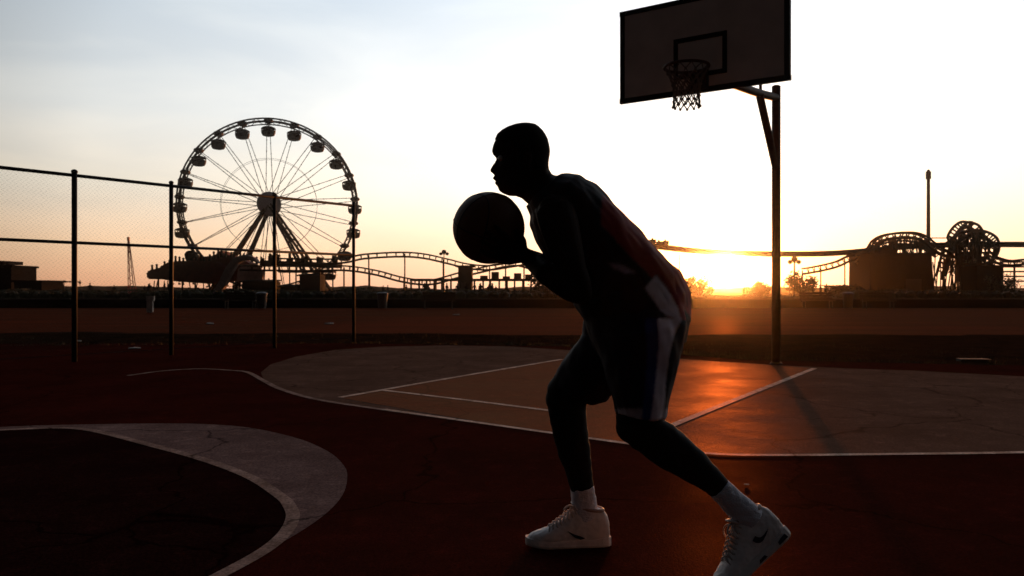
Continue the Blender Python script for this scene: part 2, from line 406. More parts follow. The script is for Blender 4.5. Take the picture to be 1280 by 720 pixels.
rimz = bz+.19; rr = .228; rc = B(0,.40,rimz)
mb = MB()
mb.tube([rc+Vector((rr*math.cos(a),rr*math.sin(a),0)) for a in [2*math.pi*i/40 for i in range(40)]], .016, 8, closed=True)
for s in (-1,1): mb.tube([B(s*.08,.02,rimz-.01), B(s*.11,.22,rimz-.008)], .011, 6)
for s in (-1,1): mb.tube([B(s*.07,.02,rimz-.13), B(s*.13,.25,rimz-.01)], .008, 6)
rimo = mb.build('rim', M['rim'], hoop, True)
mb = MB(); mb.box(B(0,.036,rimz-.06),(.20,.03,.22),rotB); mb.box(B(0,.10,rimz-.012),(.17,.13,.012),rotB); mb.build('rim_bracket', M['steel'], hoop)
mb = MB(); nl = 12; lv = [(0,rr),(.06,.195),(.12,.165),(.18,.145),(.24,.135),(.30,.132),(.36,.135),(.41,.14)]
def npnt(i, k):
    z, r = lv[k]; a = 2*math.pi*(i+.5*(k%2))/nl; return rc+Vector((r*math.cos(a), r*math.sin(a), -z-.006))
for k in range(len(lv)-1):
    for i in range(nl):
        for di in ((0,1) if k%2 else (0,-1)):
            mb.tube([npnt(i,k), npnt(i+di,k+1)], .0065, 4)
    for i in range(nl): mb.ball(npnt(i,k+1), .015, 6, 4)
for i in range(nl): mb.ball(npnt(i,0), .014, 6, 4)
mb.build('net', M['net'], hoop)
# post, arm, braces
PH = 3.72
mb = MB(); mb.tube([post, post+Vector((0,0,PH))], .057, 16); mb.ball(post+Vector((0,0,PH)), (.06,.06,.03), 16, 6)
mb.build('post', M['rust'], hoop, True)
mb = MB(); mb.tube([post+Vector((0,0,0)),post+Vector((0,0,.03))],[.085,.068],16)
mb.build('base_plate', M['rust'], hoop)
at = post+Vector((0,0,3.58)); ab = B(0,-.06,3.30)
mb = MB(); mb.tube(catmull([at+Vector((0,0,0)), at.lerp(ab,.3)+Vector((0,0,.0)), at.lerp(ab,.7)+Vector((0,0,.03)), ab+Vector((0,0,.02)), ab+bn*.0],6), .052, 10); mb.build('arm', M['rust'], hoop, True)
mid = at.lerp(ab,.30)
side = bw*.05
mb = MB()
mb.tube([post+Vector((0,0,2.62)), at.lerp(ab,.27)], .052, 8)
mb.build('brace', M['rust'], hoop, True)
for s in (-1,1):
    mb = MB(); mb.tube([at.lerp(ab,.78)+bw*s*.02, B(s*.34,-.02,bz+.55)], .02, 8); mb.build('strut', M['rust'], hoop, True)
mb = MB(); mb.tube([at.lerp(ab,.25)+Vector((0,0,.02)), at.lerp(ab,.25)+Vector((0,0,.25)), B(.25,-.03,bz+.8)], .02, 8); mb.build('strut', M['rust'], hoop, True)
mb = MB()
for z in (bz+.22, bz+.78): mb.box(B(0,-.035,z),(1.5,.03,.05),rotB)
for u in (-.3,.3): mb.box(B(u,-.062,bz+.5),(.05,.024,.75),rotB)
mb.box(B(0,-.09,bz+.2),(.22,.04,.22),rotB)
mb.build('back_frame', M['rust'], bo)

# ---------------------------------------------------------------- ferris wheel
FD = 180.0; fc = P(337,256,FD); FR = 18.4; yaw = R(14)
wheel = empty('ferris_wheel', (fc.x, fc.y, 0)); tag(wheel, 'tall ferris wheel with round gondolas and a pale hub beyond the fence', 'ferris wheel')
ax = Vector((math.sin(yaw), -math.cos(yaw), 0)); au = Vector((math.cos(yaw), math.sin(yaw), 0))*1.01
def WP(a, r, off): return fc+au*(r*math.cos(a))+Vector((0,0,r*math.sin(a)))+ax*off
NG = 21; g0 = R(90.8)
for off in (-1.5, 1.5):
    mb = MB()
    for r in (FR+.75, FR-.05): mb.tube([WP(2*math.pi*i/84, r, off) for i in range(84)], .21 if r > FR else .16, 6, closed=True)
    for i in range(84): mb.tube([WP(2*math.pi*i/84, FR+(.75 if i%2 else -.05), off), WP(2*math.pi*(i+1)/84, FR+(-.05 if i%2 else .75), off)], .06, 4)
    mb.build('rim_truss', M['wheelst'], wheel)
mb = MB()
for i in range(NG*2): a = g0+math.pi*i/NG; mb.tube([WP(a,FR+.4,-1.5), WP(a,FR+.4,1.5)], .10, 5)
for off in (-1.0,1.0): mb.tube([WP(2*math.pi*i/60, FR*.56, off) for i in range(60)], .035, 4, closed=True)
mb.build('rim_ties', M['wheelst'], wheel)
for i in range(NG):
    a = g0+2*math.pi*i/NG
    for off in (-1,1):
        mb = MB(); mb.tube([WP(a+.35*off,1.9,2.4*off), WP(a+.012*off,FR,1.5*off)], .075, 5); 
        p, q = WP(a+.35*off,1.9,2.4*off), WP(a+.012*off,FR,1.5*off)
        for k in (.3,.45,.6,.75,.9): mb.ball(p.lerp(q,k), .14, 6, 4)
        mb.build('spoke', M['wheelst'], wheel)
mb = MB()
mb.loft([[fc+ax*off+(au*math.cos(2*math.pi*j/24)+Vector((0,0,math.sin(2*math.pi*j/24))))*r for j in range(24)] for off, r in ((-4.2,1.4),(-4.1,2.3),(-2.3,2.4),(-2.2,1.6),(2.2,1.6),(2.3,2.6),(3.1,2.6))])
mb.build('hub', M['dark'], wheel, False)
mb = MB()
mb.loft([[fc+ax*off+(au*math.cos(2*math.pi*j/24)+Vector((0,0,math.sin(2*math.pi*j/24))))*r for j in range(24)] for off, r in ((3.11,2.6),(3.3,2.4),(3.5,1.4),(3.55,.3))])
mb.build('hub_cover', M['hubm'], wheel, False)
def gondola_mesh():
    mb = MB(); n = 14
    def ring(r, z): return [Vector((r*math.cos(2*math.pi*j/n), r*math.sin(2*math.pi*j/n), z)) for j in range(n)]
    mb.loft([ring(.5,-3.0),ring(.85,-2.85),ring(1.02,-2.4),ring(1.05,-1.85),ring(.98,-1.85)])
    mb.loft([ring(1.08,-1.5),ring(1.0,-1.3),ring(.6,-1.05),ring(.15,-.95)])
    for j in range(6):
        a = math.pi*j/3; mb.tube([(math.cos(a)*.98,math.sin(a)*.98,-2.15),(math.cos(a)*.98,math.sin(a)*.98,-1.45)], .07, 5)
    for a in (0, math.pi*.5, math.pi, math.pi*1.5):
        pass
    mb.ball((0,0,-1.95), (.55,.4,.45), 8, 6)
    mb.tube([(0,0,-1.0),(0,0,0)], .09, 6)
    mb.tube([(0,-1.5,0),(0,1.5,0)], .12, 6); mb.ball((0,0,.1),(.75,1.4,.5),10,6)
    mb.v = [(v[0]*1.5,v[1]*1.5,v[2]*1.12) for v in mb.v]
    return mb.mesh('gondola')
gm = gondola_mesh()
for i in range(NG):
    a = g0+2*math.pi*i/NG; p = WP(a, FR+.35, 0)
    if p.z < 3.3: continue
    g = link('gondola', gm, M['gond'], wheel); g.location = p; g.rotation_euler = (0,0,yaw)
def lattice(mb, a, b, w, r, n, udir):
    a = Vector(a); b = Vector(b); s = udir*w/2
    y = Vector((0,w/2,0))
    for q in (s+y, s-y, -s+y, -s-y): mb.tube([a+q*.6, b+q], r, 5)
    for k in range(n):
        t0, t1 = k/n, (k+1)/n; sg = 1 if k%2 else -1
        mb.tube([a.lerp(b,t0)+s*sg, a.lerp(b,t1)-s*sg], r*.6, 4)
for hx, hoff, foot, fz in ((0,2.9,262,-9),(0,2.9,414,-9),(0,-2.9,291,8),(0,-2.9,394,8)):
    fy = FD+fz; f = Vector(((foot-CX)/F*fy, fy, 0)); h = fc+ax*hoff
    mb = MB(); lattice(mb, h, f, 1.0 if fz<0 else .8, .23, 16, Vector((1,0,.3)).normalized()); mb.build('leg', M['wheelst'], wheel)
mb = MB()
for q in (-6,7): mb.tube([fc+ax*2.9, Vector((fc.x+q*.35+2, FD-4, 0))], .09, 5)
mb.build('stay_cable', M['wheelst'], wheel)
mb = MB(); mb.box((fc.x,FD,.6),(24,12,1.2)); mb.box((fc.x,FD-5.5,1.7),(22,.1,.08)); 
for k in range(12): mb.box((fc.x-11+k*2,FD-5.5,1.45),(.08,.08,.5))
mb.build('boarding_platform', M['dark'], wheel)

# ---------------------------------------------------------------- roller coasters
def track(mb, pts, gauge, r, tie=1.2, depth=.7, sub=8):
    pts = catmull(pts, sub); k = len(pts)
    L1 = []; L2 = []; SP = []
    for i, p in enumerate(pts):
        t = (pts[min(i+1,k-1)]-pts[max(i-1,0)]).normalized()
        s = t.cross(Vector((0,0,1)));
        s = s.normalized() if s.length > .05 else Vector((0,1,0))
        n = s.cross(t).normalized()
        L1.append(p+s*gauge/2); L2.append(p-s*gauge/2); SP.append(p-n*depth)
    mb.tube(L1, r, 5); mb.tube(L2, r, 5); mb.tube(SP, r*1.5, 6)
    acc = 0
    for i in range(1, k):
        acc += (pts[i]-pts[i-1]).length
        if acc > tie: acc = 0; mb.tube([L1[i], SP[i], L2[i]], r*.6, 4)
    return pts, SP
def support(parent, top, spread=0, r=.14, m='coaster'):
    mb = MB(); top = Vector(top); b = Vector((top.x, top.y, 0))
    if spread:
        mb.tube([top, b+Vector((spread,0,0))], r, 6); mb.tube([top, b-Vector((spread,0,0))], r, 6)
        mb.tube([top.lerp(b+Vector((spread,0,0)),.5), top.lerp(b-Vector((spread,0,0)),.5)], r*.6, 5)
    else: mb.tube([top, b], r, 6)
    mb.box((b.x,b.y,.15),(r*5,r*5,.3))
    return mb.build('support', M[m], parent)
CD = 140
c1 = empty('roller_coaster', P(500,362,CD)-Vector((0,0,1))); tag(c1, 'rolling roller coaster track with low humps between the ferris wheel and the player', 'roller coaster')
tA = [(340,323),(395,324),(430,323),(455,318),(500,315.5),(530,317.5),(560,324),(585,330),(612,332),(640,328),(680,322),(740,322),(790,308)]
tB = [(300,332),(380,333),(432,332.5),(470,338),(500,346),(525,350),(545,349),(570,342),(600,335),(630,328),(650,327),(680,336),(720,345)]
mb = MB(); _, spA = track(mb, [P(x,y,CD) for x,y in tA], 1.1, .13, 1.0, .75); mb.build('track', M['coaster'], c1)
mb = MB(); _, spB = track(mb, [P(x,y,CD-5) for x,y in tB], 1.1, .13, 1.0, .75); mb.build('track', M['coaster'], c1)
for x, y in ((461,319),(506,317),(554,324),(612,333),(680,323),(370,324)): support(c1, P(x,y,CD), 0, .13)
for x, y in ((430,334),(462,338),(505,348),(545,350),(580,341),(632,329),(655,328),(400,334)): support(c1, P(x,y,CD-5), 0, .14)
# scenery under the track
def lamp(px, top, d, name='lantern_post', label=None, r=.09):
    b = P(px,top,d); mb = MB(); e = empty(name, (b.x,b.y,0))
    mb.tube([(b.x,b.y,0),(b.x,b.y,b.z-.3)], [r*1.3,r], 6); mb.build('pole', M['steel'], e)
    mb = MB(); mb.ball((b.x,b.y,b.z-.1),(.42,.42,.36),10,6); mb.ball((b.x-.55,b.y,b.z-.45),(.3,.3,.28),8,5); mb.ball((b.x+.55,b.y,b.z-.45),(.3,.3,.28),8,5)
    mb.tube([(b.x-.55,b.y,b.z-.5),(b.x+.55,b.y,b.z-.5)],.06,4); mb.build('lamp_head', M['dark'], e)
    tag(e, label, 'lantern'); return e
lamp(555,314,CD-2,label='three globed lantern post standing against the coaster hump')
stn = empty('coaster_station', P(582,362,CD-14)-Vector((0,0,1))); tag(stn, 'small dark flat roofed coaster station below the dip of the track', 'station building')
p = P(582,334,CD-14)
mb = MB(); mb.box((p.x,CD-14,p.z/2),(2.1,4,p.z)); mb.build('wall', M['dark'], stn)
mb = MB(); mb.box((p.x,CD-14,p.z+.12),(3.0,5,.22)); mb.build('roof', M['dark'], stn)
mb = MB(); mb.box((p.x-.2,CD-16.03,1.1),(.8,.06,2.0)); mb.build('door', M['steel'], stn)
arc = empty('midway_arcade', P(640,362,CD-10)-Vector((0,0,1))); tag(arc, 'long low open arcade with thin posts and flat canopy under the coaster behind the ball', 'arcade')
xa, xb = P(515,350,CD-10).x, P(760,350,CD-10).x
mb = MB(); zt = P(600,350,CD-10).z
mb.box(((xa+xb)/2, CD-10, zt), (xb-xa, 6, .35)); mb.build('canopy', M['dark'], arc)
n = 26
for i in range(n):
    x = xa+(xb-xa)*(i+.2*random.random())/(n-1); mb = MB(); mb.box((x, CD-12.8, zt/2),(.28,.28,zt-.3)); mb.build('post', M['dark'], arc)
mb = MB()
for i in range(7):
    x = P(605+i*14,345,CD-10).x; h = [.5,1.1,.4,.9,.7,.5,.3][i]; mb.box((x,CD-10,zt+.2+h/2),(1.2,1.6,h))
mb.build('roof_unit', M['dark'], arc)

# elevated straight track right of the player, running on behind the hoop post
ED = 120
c2 = empty('elevated_track', P(1000,362,ED)-Vector((0,0,1))); tag(c2, 'long flat elevated ride track on thin columns crossing in front of the sun', 'ride track')
mb = MB(); pts, _ = track(mb, [P(x,y,ED) for x,y in ((690,352),(712,338),(738,318),(770,306),(795,304.5),(820,306.5),(870,312),(930,315),(985,316),(1040,315),(1090,311),(1130,307),(1170,305),(1220,304),(1300,304),(1380,303))], 1.2, .20, 1.2, .35); mb.build('track', M['coaster'], c2)
mb = MB()
for i in range(len(pts)-1):
    a, b = pts[i], pts[i+1]
    if P(975,0,ED).x < a.x < P(1108,0,ED).x:
        c = (a+b)/2; L_ = (b-a).length; rot = (b-a).to_track_quat('X','Z').to_matrix(); mb.box(c-Vector((0,0,.12)),(L_+.02,.8,.62),rot)
mb.build('walkway', M['dark'], c2)
for x in (849,1072,1079,1180,1232,1290,780): support(c2, P(x,318 if 840<x<1080 else 308,ED), 0, .07 if x in(849,) else .13)
mb = MB()
for i in range(5): a = P(800+i*8,306-.6*i+3*(i>2),ED); mb.box(a+Vector((0,0,.35)),(.75,1.3,.55)); mb.ball(a+Vector((0,.3,.75)),.16,6,4); 
o = mb.build('coaster_train', M['dark']); tag(o, 'short row of ride cars on the elevated track just behind the player\'s back', 'ride train')

# big dark ride building, arch coaster above, mast, looping coaster
BD = 112
bx0, bx1 = P(1088,0,BD).x, P(1167,0,BD).x; bh = P(0,318,BD).z
rb = empty('ride_building', ((bx0+bx1)/2, BD+3, 0)); tag(rb, 'big dark boxy ride building under the arched coaster track at the right', 'building')
mb = MB(); mb.add([(bx0-.1,BD,0),(bx1+.2,BD,0),(bx1+.2,BD+7,0),(bx0-.1,BD+7,0),(bx0,BD,bh),(bx1-.3,BD,bh),(bx1-.3,BD+7,bh),(bx0,BD+7,bh)],[(0,1,5,4),(1,2,6,5),(2,3,7,6),(3,0,4,7),(4,5,6,7),(0,3,2,1)])
for i in range(22): mb.box((bx0+.35+i*(bx1-bx0-.9)/21, BD-.03, bh*.5),(.08,.06,bh*.96))
mb.build('wall', M['dark'], rb)
mb = MB(); mb.box(((bx0+bx1)/2-.1,BD+3.5,bh+.12),(bx1-bx0+.5,7.6,.24)); mb.box(((bx0+bx1)/2-1,BD+3.5,bh+.5),(2.4,3,.6)); mb.build('roof', M['dark'], rb)
mb = MB(); mb.box(((bx0+bx1)/2+1.6,BD-.06,1.25),(2.2,.1,2.5)); mb.build('door', M['steel'], rb)
# arched track
c3 = empty('arched_coaster', P(1130,362,BD+4)-Vector((0,0,1))); tag(c3, 'arched coaster hump of tangled truss above the dark ride building', 'roller coaster')
arch = [(1066,325),(1084,312),(1092,301),(1104,294.5),(1122,291.5),(1142,291.5),(1156,296),(1166,304),(1180,313),(1200,316)]
arch2 = [(1086,318),(1096,308),(1110,303),(1128,301),(1146,303),(1160,309),(1172,318)]
mb = MB(); _, s3 = track(mb, [P(x,y,BD+4) for x,y in arch], 1.1, .18, .9, .7); mb.build('track', M['coaster'], c3)
mb = MB(); track(mb, [P(x,y,BD+6) for x,y in arch2], 1.0, .13, .9, .5)
random.seed(5)
for i in range(80):
    x = random.uniform(1088,1166); yt = 293+abs(x-1128)**2*.006
    mb.tube([P(x,yt+random.uniform(0,4),BD+5), P(x+random.uniform(-8,8),318,BD+5)], .075, 4)
mb.build('truss', M['coaster'], c3)
diag = MB(); dp = [(1003,336),(1015,334),(1030,331),(1045,327),(1058,321),(1068,317)]
track(diag, [P(x,y,BD+2) for x,y in dp], .9, .12, .7, .75)
for x,y in ((1026,332),(1026,343),): pass
diag.build('track', M['coaster'], c3)
for x,y in ((1026,334),(1056,324),(1003,338)): support(c3, P(x,y,BD+2), 0, .09)
for x in (1095,1112,1130,1150,1164): support(c3, P(x,303,BD+9.5), 0, .12)
# mast
mp = P(1160.5,213,BD+9); ms = empty('mast', (mp.x,mp.y,0)); tag(ms, 'tall slim mast rising behind the arched coaster', 'mast')
mb = MB(); mb.tube([(mp.x,mp.y,0),(mp.x,mp.y,mp.z-1)], [.34,.23], 10); mb.build('pole', M['rust'], ms)
mb = MB(); mb.tube([(mp.x,mp.y,mp.z-1.3),(mp.x,mp.y,mp.z-.2)], .38, 10); mb.ball((mp.x,mp.y,mp.z-.15),(.26,.26,.3),8,5); mb.build('mast_head', M['rust'], ms)
mb = MB(); a = P(1163,297.5,BD+9); b = P(1188,297.5,BD+9); mb.tube([a,b],.09,5); mb.build('crossbar', M['rust'], ms)
# looping coaster
LD = 116
c4 = empty('looping_coaster', P(1212,362,LD)-Vector((0,0,1))); tag(c4, 'tangled looping coaster with dense slanting supports right of the mast', 'roller coaster')
lp = [(1176,345),(1183,318),(1187,300),(1195,286),(1205,278),(1214,279),(1221,287),(1224,300),(1219,312),(1208,317),(1197,311),(1195,300),(1203,291),(1217,288),(1232,292),(1241,299),(1243,309),(1238,322),(1226,330)]
mb = MB(); tk, sp4 = track(mb, [P(x,y,LD+math.sin(i*.9)*2.2) for i,(x,y) in enumerate(lp)], 1.25, .21, .6, .7, 6); mb.build('track', M['coaster'], c4)
lp2 = [(1190,335),(1200,322),(1215,318),(1232,316),(1245,322),(1262,326),(1290,324),(1340,326)]
mb = MB(); track(mb, [P(x,y,LD+3) for x,y in lp2], 1.1, .15, .8, .7, 6); mb.build('track', M['coaster'], c4)
random.seed(11)
for i in range(34):
    p = sp4[random.randrange(8,len(sp4))]; mb = MB(); q = Vector((p.x+random.uniform(-1.9,1.9), p.y+random.uniform(-1,1), 0)); mb.tube([p,q], .10, 5); mb.build('support', M['coaster'], c4)
mb = MB()
for i in range(190):
    a = random.uniform(0,2*math.pi); rr_ = random.uniform(.2,1)
    x = 1214+math.cos(a)*26*rr_; y = 300+math.sin(a)*20*rr_
    if y < 291+abs(x-1208)*.15: continue
    mb.tube([P(x,y,LD+random.uniform(-1.5,1.5)), P(x+random.uniform(-9,9),y+random.uniform(-8,10),LD+random.uniform(-1.5,1.5))], .085, 4)
for i in range(26):
    x = 1166+i*3.1+random.uniform(-1,1); y = random.uniform(316,332) if x > 1178 else random.uniform(318,328)
    mb.tube([P(x,y,LD+1), P(x+random.uniform(-5,5),362,LD+1)], .09, 4)
mb.build('bracing', M['coaster'], c4)
lh = empty('loading_house', P(1225,362,LD-4)-Vector((0,0,1))); tag(lh, 'dark lean-to loading house at the foot of the looping coaster', 'building')
p = P(1227,333,LD-4); mb = MB(); mb.box((p.x,LD-4,p.z/2),(3.6,4,p.z)); mb.build('wall', M['dark'], lh)
mb = MB(); mb.box((p.x,LD-4,p.z+.1),(4.2,4.6,.2),Matrix.Rotation(R(6),3,'Y')); mb.build('roof', M['dark'], lh)
# slatted grandstand far right
gs = empty('grandstand', P(1275,362,LD+8)-Vector((0,0,1))); tag(gs, 'slatted open stand with horizontal bars at the right edge', 'stand')
for i in range(5):
    y = 328+i*6; a = P(1252,y,LD+8); b = P(1345,y-1,LD+8); mb = MB(); mb.box((a+b)/2,(b.x-a.x,1.0,.22)); mb.build('bench', M['dark'], gs)
for x in (1253,1268,1290,1320): a = P(x,326,LD+8.7); mb = MB(); mb.box((a.x,a.y,a.z/2),(.22,.22,a.z)); mb.build('post', M['dark'], gs)

# left: swing ride pavilion, low buildings, crane
PD = 150
pv = empty('pavilion_ride', P(275,362,PD)-Vector((0,0,1))); tag(pv, 'low red and pale boat shaped amusement ride at the foot of the ferris wheel', 'amusement ride')
def prof(name, pts, d, th, m, parent):
    mb = MB(); w = [P(x,y,d) for x,y in pts]; n = len(w)
    vs = [v-Vector((0,th/2,0)) for v in w]+[v+Vector((0,th/2,0)) for v in w]
    mb.add(vs, [tuple(range(n)), tuple(range(n,2*n))[::-1]]+[(i,i+n,(i+1)%n+n,(i+1)%n) for i in range(n)]); o = mb.build(name, m, parent)
    bm = bmesh.new(); bm.from_mesh(o.data); bmesh.ops.bevel(bm, geom=[e for e in bm.edges], offset=min(.25,th*.12), segments=2, affect='EDGES', clamp_overlap=True); bm.to_mesh(o.data); bm.free(); return o
prof('hull', [(189,340),(196,337),(204,336),(213,329),(224,327),(250,326),(276,328),(292,340),(290,352),(268,355),(225,352),(206,349),(190,349)], PD, 4.5, M['redroof'], pv)
prof('canopy', [(240,327),(252,322),(274,320),(280,313),(286,318),(300,322),(318,330),(324,345),(300,352),(276,342),(262,332)], PD+3, 5, M['redroof'], pv)
prof('arch', [(256,378),(268,366),(276,350),(284,334),(294,322),(308,318),(320,322),(325,330),(316,326),(306,325),(297,331),(288,346),(280,362),(268,378)], PD-4, 2, M['palecan'], pv)
prof('back_panel', [(296,352),(298,336),(306,330),(322,330),(330,340),(328,353)], PD-1.5, .6, M['palecan'], pv)
for x in (198,212,228,244,262,300,322,336):
    a = P(x,348,PD); mb = MB(); mb.tube([(a.x,a.y,0),(a.x,a.y,a.z)], .16, 6); mb.build('leg', M['dark'], pv)
mb = MB(); random.seed(3)
top_edge = [(189,340),(196,337),(204,336),(213,329),(224,327),(250,325),(262,324),(276,320),(290,319),(310,323),(336,338)]
def edge_y(x):
    for (x0,y0),(x1,y1) in zip(top_edge[:-1],top_edge[1:]):
        if x0 <= x <= x1: return y0+(y1-y0)*(x-x0)/(x1-x0)
    return 338
for i in range(26):
    x = 191+i*5.4+random.uniform(-1.5,1.5); h = random.uniform(.3,1.1)*(1.4 if i%5==0 else 1); q = P(x,edge_y(x)+2,PD); mb = MB()
    mb.tube([q,q+Vector((0,0,h+.3))],[.28,.16],6); mb.ball(q+Vector((0,0,h+.35)),.24,7,5); mb.build('ornament', M['dark'], pv)
for i in range(22):
    x = 192+i*6.2+random.uniform(-1.5,1.5); q = P(x,351,PD-1); mb = MB(); h = random.uniform(.5,1.5); mb.tube([q,q-Vector((random.uniform(-.3,.3),0,h))],.1,5); mb.box(q-Vector((0,0,h)),(.35,.3,.3)); mb.build('hanging_light', M['dark'], pv)
mb = MB(); mb.ball(P(237,319,PD),(1.0,.6,.9),8,6); mb.tube([P(237,319,PD),P(240,331,PD)],.22,6); mb.build('figurehead', M['dark'], pv)
bt = empty('booth_row', P(360,362,PD-6)-Vector((0,0,1))); tag(bt, 'row of dark stalls and awnings behind the legs of the ferris wheel', 'stall')
for i,(xa_,xb_,yt) in enumerate(((300,345,352),(348,372,358),(372,402,344))):
    a, b = P(xa_,yt,PD-8), P(xb_,yt,PD-8)
    mb = MB(); mb.box(((a.x+b.x)/2,PD-6,a.z/2),(b.x-a.x-.4,3,a.z)); mb.build('stall_wall', M['dark'], bt)
    mb = MB(); mb.box(((a.x+b.x)/2,PD-6.6,a.z+.1),(b.x-a.x,4,.22),Matrix.Rotation(R(5),3,'X')); mb.build('awning', M['dark'], bt)
a, b = P(326,326,PD-4), P(422,330,PD-4)
mb = MB(); mb.box(((a.x+b.x)/2,PD-2,b.z),(b.x-a.x,4,.9),Matrix.Rotation(R(2),3,'Y')); mb.box(((a.x+b.x)/2+1,PD-2,b.z-1.3),(b.x-a.x-4,3,.5)); mb.build('deck', M['dark'], bt)
for x in (330,345,362,380,398,416): q = P(x,333,PD-3); mb = MB(); mb.tube([(q.x,q.y,0),q],.13,5); mb.build('deck_post', M['dark'], bt)
random.seed(21); mb = MB()
for i in range(24): 
    x = random.uniform(326,420); y = 326+(x-326)*.03; h = random.uniform(.4,1.5); q = P(x,y,PD-2); mb.box(q+Vector((0,0,h/2)),(random.uniform(.2,.7),.5,h))
mb.build('roof_ornament', M['dark'], bt)

cr = empty('crane', P(162,362,200)-Vector((0,0,1))); tag(cr, 'slim red lattice crane jib leaning upright between the first two fence posts', 'crane')
mb = MB(); a = P(160.5,300,200); b = P(165.5,362,200); b.z = 0
for q in ((-1,-1),(1,-1),(1,1),(-1,1)): mb.tube([b+Vector((q[0]*.75,q[1]*.6,0)), a+Vector((q[0]*.12,q[1]*.12,0))], .11, 4)
for k in range(14):
    t0,t1 = k/14,(k+1)/14; w0 = .75*(1-t0)+.12*t0; w1 = .75*(1-t1)+.12*t1; s = 1 if k%2 else -1
    mb.tube([b.lerp(a,t0)+Vector((s*w0,-.5,0)), b.lerp(a,t1)+Vector((-s*w1,-.3,0))], .07, 4)
mb.build('jib', M['crane'], cr)
mb = MB(); mb.box(a+Vector((0,0,.3)),(.5,.5,.9)); mb.build('jib_head', M['crane'], cr)

def block(name, px0, px1, py, d, dep, label, extra=None):
    a, b = P(px0,py,d), P(px1,py,d); cx = (a.x+b.x)/2
    e = empty(name, (cx,d+dep/2,0)); tag(e, label, 'building')
    mb = MB(); mb.box((cx,d+dep/2,a.z/2),(b.x-a.x,dep,a.z)); mb.build('wall', M['dark'], e)
    mb = MB(); mb.box((cx,d+dep/2,a.z+.1),(b.x-a.x+.3,dep+.3,.2)); mb.build('roof', M['dark'], e)
    mb = MB(); mb.box((cx,d-.03,a.z*.55),((b.x-a.x)*.3,.05,.5)); mb.build('window', M['glassd'], e)
    return e, a, b
e, a, b = block('kiosk', -40, 14, 334, 75, 4, 'dark kiosk with a stepped roof at the left edge')
mb = MB()
for x in (-4,3,10): q = P(x,331,75.5); mb.box(q,(.22,.22,.5))
q = P(-13,328.5,77); mb.box(q,(4.0,4,.32)); mb.build('upper_roof', M['dark'], e)
block('low_hut', 17.5, 52, 353, 72, 3.5, 'low flat roofed dark hut right of the edge kiosk')
random.seed(8)
fl = empty('bunting_row', P(75,362,90)-Vector((0,0,1))); tag(fl, 'string of small pennants on thin poles over the far left crowd', 'bunting')
mb = MB(); pts = catmull([P(40,351,90),P(60,353,90),P(80,351.5,90),P(100,352,90)],6); mb.tube(pts,.02,4)
for p in pts[::1]: s = random.uniform(.1,.25); mb.box(p-Vector((0,0,s*.5)),(.3*random.uniform(.4,1.2),.03,s))
mb.build('pennant_string', M['cloth'], fl)
for x in (40,60,80,100): p = P(x,350,90); mb = MB(); mb.tube([(p.x,p.y,0),p],.04,5); mb.build('pole', M['steel'], fl)

# flagpoles / lamp posts on the skyline
for k,(x,y,d) in enumerate(((993,323,100),)):
    lamp(x,y,d,label='small lantern post rising from the round bush right of the hoop post')

# ---------------------------------------------------------------- promenade wall, hedges, bushes
pw = MB()
wl = empty('promenade_wall', (0,44,0)); tag(wl, 'long low dark concrete wall closing the far side of the clay field', 'wall')
mb = MB(); mb.box((0,44.2,.22),(140,.3,.44)); mb.build('wall_body', M['dark'], wl)
mb = MB(); mb.box((0,44.2,.47),(140,.42,.06)); mb.build('coping', M['concrete'], wl)
def leaves(mb, fn, n, s):
    for i in range(n):
        c = fn(); a = Vector((random.gauss(0,1),random.gauss(0,1),random.gauss(0,1))).normalized(); b = a.orthogonal().normalized(); c2_ = a.cross(b)
        l = s*random.uniform(.6,1.3)
        mb.add([c-b*l*.5, c+c2_*l*.3, c+b*l*.5, c-c2_*l*.3],[(0,1,2,3)])
random.seed(14)
def hedge_mesh(w, h, dp):
    mb = MB()
    nb = 10
    for i in range(nb): mb.ball((-w/2+w*(i+.5)/nb,0,h*.42),(w/nb*.62,dp*.40,h*.44),8,6)
    def fn():
        x = random.uniform(-w/2,w/2); hh = h*(.88+.14*noise.noise(Vector((x*.8,1.3,0))))
        f = random.random()
        if f < .45: return Vector((x,random.uniform(-dp/2,dp/2),hh+random.uniform(-.05,.05)))
        return Vector((x,-dp/2*random.uniform(.8,1.05)*(1 if f<.85 else -1),random.uniform(0,hh)))
    leaves(mb, fn, 2600, .13); return mb.mesh('hedge')
hm = [hedge_mesh(8.2,1.0,1.2), hedge_mesh(8.2,1.06,1.3)]
for i in range(-7,9):
    x = i*8.3+4; o = link('clipped_hedge', hm[i%2], M['leaf']); y = 60.5+(i%3)*.25; o.location = (x,y,0)
    if abs(x-y*.262) < 5: o.scale = (1,1,.55)
    if abs(x-y*.262) < 5: tag(o,'lower dark hedge section directly below the setting sun','hedge','hedges along the promenade')
    else: tag(o,'waist high dark hedge section beyond the clay field wall','hedge','hedges along the promenade')

